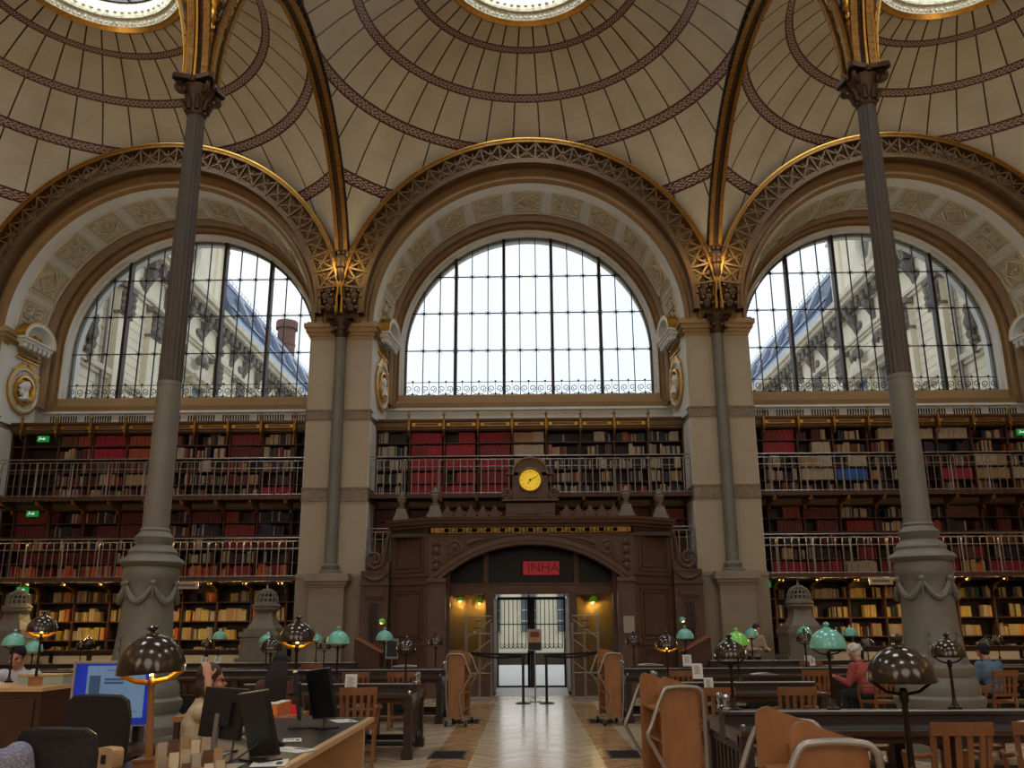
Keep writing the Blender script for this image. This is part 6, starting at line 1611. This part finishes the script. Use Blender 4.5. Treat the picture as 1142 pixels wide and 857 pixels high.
# objects on the desks
def card(x, y, z, label, w=.12, h=.17, rz=0):
    t = thing('notice_card', label, 'notice', (x, y, z), R(rz), 'white notice cards on the desks')
    b = MB(); b.bar((0, 0, 0), (0, .03, h), w, .003, (1, 0, 0)); b.v = [(-w / 2, 0, 0), (w / 2, 0, 0), (w / 2, .03, h), (-w / 2, .03, h), (-w / 2, .004, 0), (w / 2, .004, 0), (w / 2, .034, h), (-w / 2, .034, h)]; b.f = [(0, 1, 2, 3), (7, 6, 5, 4), (0, 4, 5, 1), (1, 5, 6, 2), (2, 6, 7, 3), (3, 7, 4, 0)]; b.mi = [0] * 6
    obj('sheet', b, 'paper', t)
    b = MB(); 
    for q in range(6): zz = h * (.82 - .1 * q); yy = .03 * zz / h; b.box(-w * .3, w * (.3 if q % 2 else .15), yy - .003, yy - .001, zz, zz + .008)
    obj('printed_lines', b, 'screen_dark' if False else 'tube_grey', t)
card(-3.02, 12.35, .79, 'white notice card behind the teal lamp left of the aisle', .16, .2); card(-2.45, 11.5, .79, 'white notice card on the slatted desk, left of the wooden chair', .16, .24); card(2.3, 11.6, .79, 'white notice card right of the big trolley'); b = None
card(2.8, 15.8, .93, 'white notice card on the long desk below the right lectern lamp', .16, .2); card(2.22, 11.9, .93, 'white notice card beside the bronze lamp under the green one', .14, .2)
card(6.0, 18.9, .79, 'white notice card in front of the right heater pedestal', .16, .22); card(5.1, 15.9, .93, 'small white notice card by the red shirt reader lamp', .1, .14); card(8.0, 19.0, .79, 'white notice card right of the reader in red', .18, .2); card(-7.3, 19.1, .9, 'white notice card behind the raised hand, left one', .14, .14); card(-7.0, 19.1, .9, 'white notice card behind the raised hand, right one', .14, .14)
for x, y, lb in ((-2.4, 16.2, 'open book on the left long desk near the aisle'), (2.2, 16.3, 'open papers on the right long desk near the aisle'), (4.1, 15.55, 'blue and white books in front of the reader in red'), (4.35, 7.6, 'open atlas on the near right desk')):
    t = thing('open_book', lb, 'book', (x, y, .93 if y > 16 else .791), R(5))
    b = MB(); b.strip([[(-.22 + .44 * i / 12, yy, .012 + .018 * abs(math.sin(PI * i / 12))) for i in range(13)] for yy in (-.11, .11)]); b.box(-.22, .22, -.11, .11, 0, .01); obj('pages', b, 'paper', t)
    b = MB(); b.box(-.225, .225, -.115, .115, -.0015, .0015); obj('cover', b, 'book_navy', t)
# brown jacket / bag shape omitted; laptop by the long haired woman
t = thing('book_stand', 'small steel book stand on the desk left of the long haired woman', 'stand', (-3.45, 9.2, .77), R(20)); b = MB(); b.tube([(-.1, 0, 0), (-.08, .08, .16), (.02, .08, .18), (.05, 0, .02)], .014, 8); b.tube([(0, 0, 0), (.03, .08, .2)], .014, 8); obj('wire_frame', b, 'steel_bright', t); b = MB(); b.box(-.14, .14, -.05, .0, -.0, .012); obj('ledge', b, 'steel_grey', t)

# ---------------------------------------------------------------- grey heater pedestals
def heater(x, y, label):
    t = thing('heater_pedestal', label, 'pedestal', (x, y, 0), 0, 'grey cast heater pedestals')
    b = MB()
    for w, z0, z1 in ((.72, 0, .3), (.62, .3, .9), (.66, .9, 1.0), (.56, 1.0, 1.5), (.6, 1.5, 1.62), (.5, 1.62, 1.7)): b.box(-w, w, -w, w, z0, z1)
    b.lathe([(1.7, .6), (1.85, .46), (2.0, .38), (2.1, .36)], n=4, a0=PI / 4); obj('plinth', b, 'urn_grey', t)
    b = MB(); b.lathe([(2.08, .3), (2.14, .36), (2.18, .4), (2.22, .38), (2.24, .42), (2.28, .42), (2.3, .38)], n=24); obj('collar', b, 'urn_grey', t)
    b = MB()
    b.lathe([(2.28, .36), (2.34, .35), (2.36, .34)], n=24); b.lathe([(2.44, .325), (2.48, .31)], n=24)
    for q in range(16):
        a = q * PI / 8
        b.tube([(.35 * math.cos(a), .35 * math.sin(a), 2.32), (.33 * math.cos(a), .33 * math.sin(a), 2.46), (.26 * math.cos(a + .1), .26 * math.sin(a + .1), 2.58), (.12 * math.cos(a + .2), .12 * math.sin(a + .2), 2.66), (0, 0, 2.68)], .02, 5)
        b.tube([((.34 + .0) * math.cos(a + .12 * math.cos(u)), .34 * math.sin(a + .12 * math.cos(u)), 2.41 + .05 * math.sin(u)) for u in [2 * PI * k_ / 8 for k_ in range(8)]], .012, 4, True)
    for z, r_ in ((2.56, .275), (2.64, .16)): b.tube([(r_ * math.cos(2 * PI * k_ / 20), r_ * math.sin(2 * PI * k_ / 20), z) for k_ in range(20)], .016, 5, True)
    b.cone((0, 0, 2.66), (0, 0, 2.82), .05, .01, 8); obj('pierced_dome', b, 'urn_grey', t)
    b = MB(); b.sphere((0, 0, 2.35), .26, 12, (1, 1, 1)); obj('inner_core', b, 'dark_iron', t)
    t.scale = (.8, .8, .97)
heater(-6.52, 20.85, 'grey stone heater pedestal with pierced dome, left of the left pier'); heater(6.52, 20.85, 'grey stone heater pedestal with pierced dome, right of the right pier'); heater(-12.7, 20.85, 'grey stone heater pedestal with pierced dome at the far left edge')

# ---------------------------------------------------------------- things at the doorway
def lectern(x, y, s, label, lc):
    t = thing('lectern', label, 'lectern', (x, y, 0), 0, 'slanted lecterns beside the doorway')
    b = MB(); b.prism([(-.4, 0), (.2, 0), (.2, 1.1), (-.4, 1.42)] if s > 0 else [(-.2, 0), (.4, 0), (.4, 1.42), (-.2, 1.1)], 'y', -.25, .25); obj('cabinet', b, 'wood_chair' if False else 'wood_case', t)
    b = MB(); p = [(-.42, 1.42), (.26, 1.07), (.26, 1.1), (-.42, 1.46)] if s > 0 else [(.42, 1.42), (-.26, 1.07), (-.26, 1.1), (.42, 1.46)]; b.prism(p, 'y', -.28, .28); obj('sloping_top', b, 'wood_orange', t)
    t2 = thing('clip_lamp', lc, 'lamp', (x - s * .1, y + .1, 1.35), 0, 'clip lamps over the lecterns')
    b = MB(); b.tube(catmull([(s * .05, 0, 0), (s * .02, 0, .3), (-s * .08, 0, .5), (s * .08, 0, .56), (s * .2, 0, .5)], 5), .01, 6); obj('goose_neck', b, 'dark_iron', t2)
    b = MB(); k = len(b.v); b.lathe([(0, .09), (.04, .085), (.09, .05), (.11, .02)], n=16); b.xf(Matrix.Translation((s * .26, -.02, .42)) @ Matrix.Rotation(-s * R(-35), 4, 'Y')); obj('shade', b, 'enamel_green' if s > 0 else 'enamel_teal', t2)
    b = MB(); b.sphere((s * .27, -.03, .41), .04, 8, (1, 1, .6)); obj('bulb', b, 'bulb', t2)
    b = MB(); b.box(s * .05 - .03, s * .05 + .03, -.03, .03, -.06, .02); obj('clamp', b, 'dark_iron', t2)
    tag(obj('red_book', MB().box(-.09, .09, -.12, .12, 0, .02), 'book_crimson', None, (x + s * .1, y, 1.175 if True else 1), (0, s * R(27.5), 0)), 'open red book lying on the %s lectern' % ('left' if s > 0 else 'right'), 'book')
lectern(-3.75, 20.3, 1, 'dark slanted lectern left of the doorway', 'small green clip lamp over the left lectern'); lectern(3.75, 20.3, -1, 'dark slanted lectern right of the doorway', 'small teal clip lamp over the right lectern')
for s, nm in ((-1, 'left'), (1, 'right')):
    t = thing('steel_turnstile_frame', 'tall white grey tubular steel frame on the %s of the entrance' % nm, 'frame', (s * 1.25, 20.2, 0), 0, 'tubular steel frames flanking the entrance')
    b = MB()
    for x in (-.3, .02, .3):
        for y in (-.2, .25): b.cone((x * -s, y, .05), (x * -s, y, 1.92 if x < .3 else 1.75), .016, .016, 8)
    obj('posts', b, 'tube_grey', t)
    for z in (.08, .62, 1.05, 1.5, 1.9): b = MB(); b.cone((.3 * s, -.2, z), (-.3 * s, -.2, z), .013, .013, 8); b.cone((.3 * s, -.2, z), (.3 * s, .25, z), .013, .013, 8); obj('cross_rail', b, 'tube_grey', t)
    b = MB()
    for z in (.45, .95, 1.4): b.cone((.28 * s, -.2, z), (-.3 * s, -.2, z + .42), .013, .013, 8)
    obj('diagonal_braces', b, 'tube_grey', t)
    b = MB(); b.box(-.34, .34, -.24, .3, 0, .06); obj('foot_plate', b, 'tube_grey', t)
    for z in (1.62, 1.78): b = MB(); b.box(-.06 * s - .02, .06 * s + .02, -.23, -.21, z, z + .02) if s > 0 else b.box(-.08, .08, -.23, -.21, z, z + .02); obj('black_clip', b, 'black_plastic', t)
for x, nm in ((-.21, 'left'), (.31, 'right')):
    t = thing('barrier_post', 'black barrier post with round foot, %s of the two in the doorway' % nm, 'post', (x, 19.4, 0), 0, 'black barrier posts')
    b = MB(); b.lathe([(0, .17), (.015, .17), (.03, .12), (.04, .035)], n=24); obj('foot', b, 'black_plastic', t)
    b = MB(); b.cone((0, 0, .03), (0, 0, 1.0), .03, .03, 14); b.cone((0, 0, .98), (0, 0, 1.06), .045, .045, 14); obj('post', b, 'black_plastic', t)
for a, c, nm in (((-.21, 19.4), (-1.5, 20.0), 'left'), ((.31, 19.4), (1.55, 20.0), 'right')):
    b = MB(); rows = []
    for i in range(9):
        u = i / 8; x = a[0] + (c[0] - a[0]) * u; y = a[1] + (c[1] - a[1]) * u; z = 1.02 + .0 * u - .07 * math.sin(PI * u) + .05 * u; rows.append([(x, y - .003, z - .025), (x, y - .003, z + .025), (x, y + .003, z + .025), (x, y + .003, z - .025)])
    b.strip(rows, True); tag(obj('barrier_belt', b, 'black_plastic'), 'black retractable belt stretched from the %s barrier post to the steel frame' % nm, 'belt')
t = thing('sign_stand', 'steel stand with framed poster in the middle of the doorway', 'sign', (.06, 19.9, 0))
b = MB(); b.lathe([(0, .13), (.02, .13), (.03, .03)], n=20); b.cone((0, 0, .03), (0, 0, 1.2), .018, .018, 10); obj('stand_pole', b, 'steel_grey', t)
b = MB(); b.box(-.16, .16, -.02, .01, 1.12, 1.6); obj('poster_frame', b, 'steel_grey', t)
b = MB(); b.m = 0; b.box(-.145, .145, -.024, -.02, 1.135, 1.585); b.m = 1; b.box(-.1, .1, -.026, -.024, 1.42, 1.54); b.m = 2; b.box(-.145, .145, -.026, -.024, 1.135, 1.3); obj('poster', b, ['book_tan', 'book_brown', 'book_black'], t)
b = MB(); b.box(-.13, .13, -.01, 0, 0, .4); b.m = 1
for q in range(6): b.box(-.09, .09 - .02 * (q % 3), -.012, -.01, .33 - .05 * q, .345 - .05 * q)
tag(obj('framed_notice', b, ['plaque', 'tube_grey'], None, (2.36, 20.83, 1.5)), 'tall pale notice fixed to the right doorway pilaster', 'notice')
t = thing('notice_stand', 'slim stand with white framed dark notice behind the teal lamp left of the door', 'notice', (-3.25, 19.95, 0))
b = MB(); b.box(-.15, .15, -.012, 0, .95, 1.4); obj('notice_frame', b, 'steel_grey', t); b = MB(); b.box(-.12, .12, -.014, -.012, 1.0, 1.35); obj('notice_sheet', b, 'leather_dark', t)
b = MB(); b.cone((0, .01, 0), (0, .01, 1.0), .012, .012, 8); b.lathe([(0, .12), (.015, .12), (.02, .02)], n=16); obj('stand_pole', b, 'steel_grey', t)
# floor grates
for x, y, nm in ((-1.16, 11.65, 'left'), (1.17, 11.65, 'right'), (-1.2, 15.7, 'far left'), (1.2, 15.7, 'far right')):
    t = thing('floor_grate', 'rectangular metal floor grate, %s of the aisle' % nm, 'grate', (x, y, 0), 0, 'metal floor grates')
    b = MB(); b.box(-.24, .24, -.36, -.33, .0, .006); b.box(-.24, .24, .33, .36, .0, .006); b.box(-.24, -.21, -.36, .36, 0, .006); b.box(.21, .24, -.36, .36, 0, .006); obj('frame', b, 'grate_iron', t)
    b = MB()
    for i in range(18): b.box(-.21, .21, -.33 + i * .037, -.315 + i * .037, 0, .005)
    for i in range(8): b.box(-.2 + i * .055, -.185 + i * .055, -.33, .33, 0, .004)
    obj('grid', b, 'dark_iron', t)
# green desk lamps among the shelves
for x, z, nm in ((-9.55, 1.98, 'left'), (9.6, 1.9, 'right behind the column'), (12.8, 1.95, 'far right')):
    t = thing('shelf_lamp_green', 'small green shaded lamp glowing before the shelves, %s' % nm, 'lamp', (x, 21.5, z), 0, 'small green lamps before the shelves')
    b = MB(); b.lathe([(0, .12), (.06, .11), (.12, .07), (.15, .02)], n=16); obj('shade', b, 'enamel_green', t)
    b = MB(); b.tube(catmull([(0, 0, .14), (.1, .1, .22), (.2, .25, .15), (.22, .3, -.9)], 5), .01, 6); obj('arm', b, 'dark_iron', t); b = MB(); b.sphere((0, 0, .03), .04, 8); obj('bulb', b, 'bulb', t)
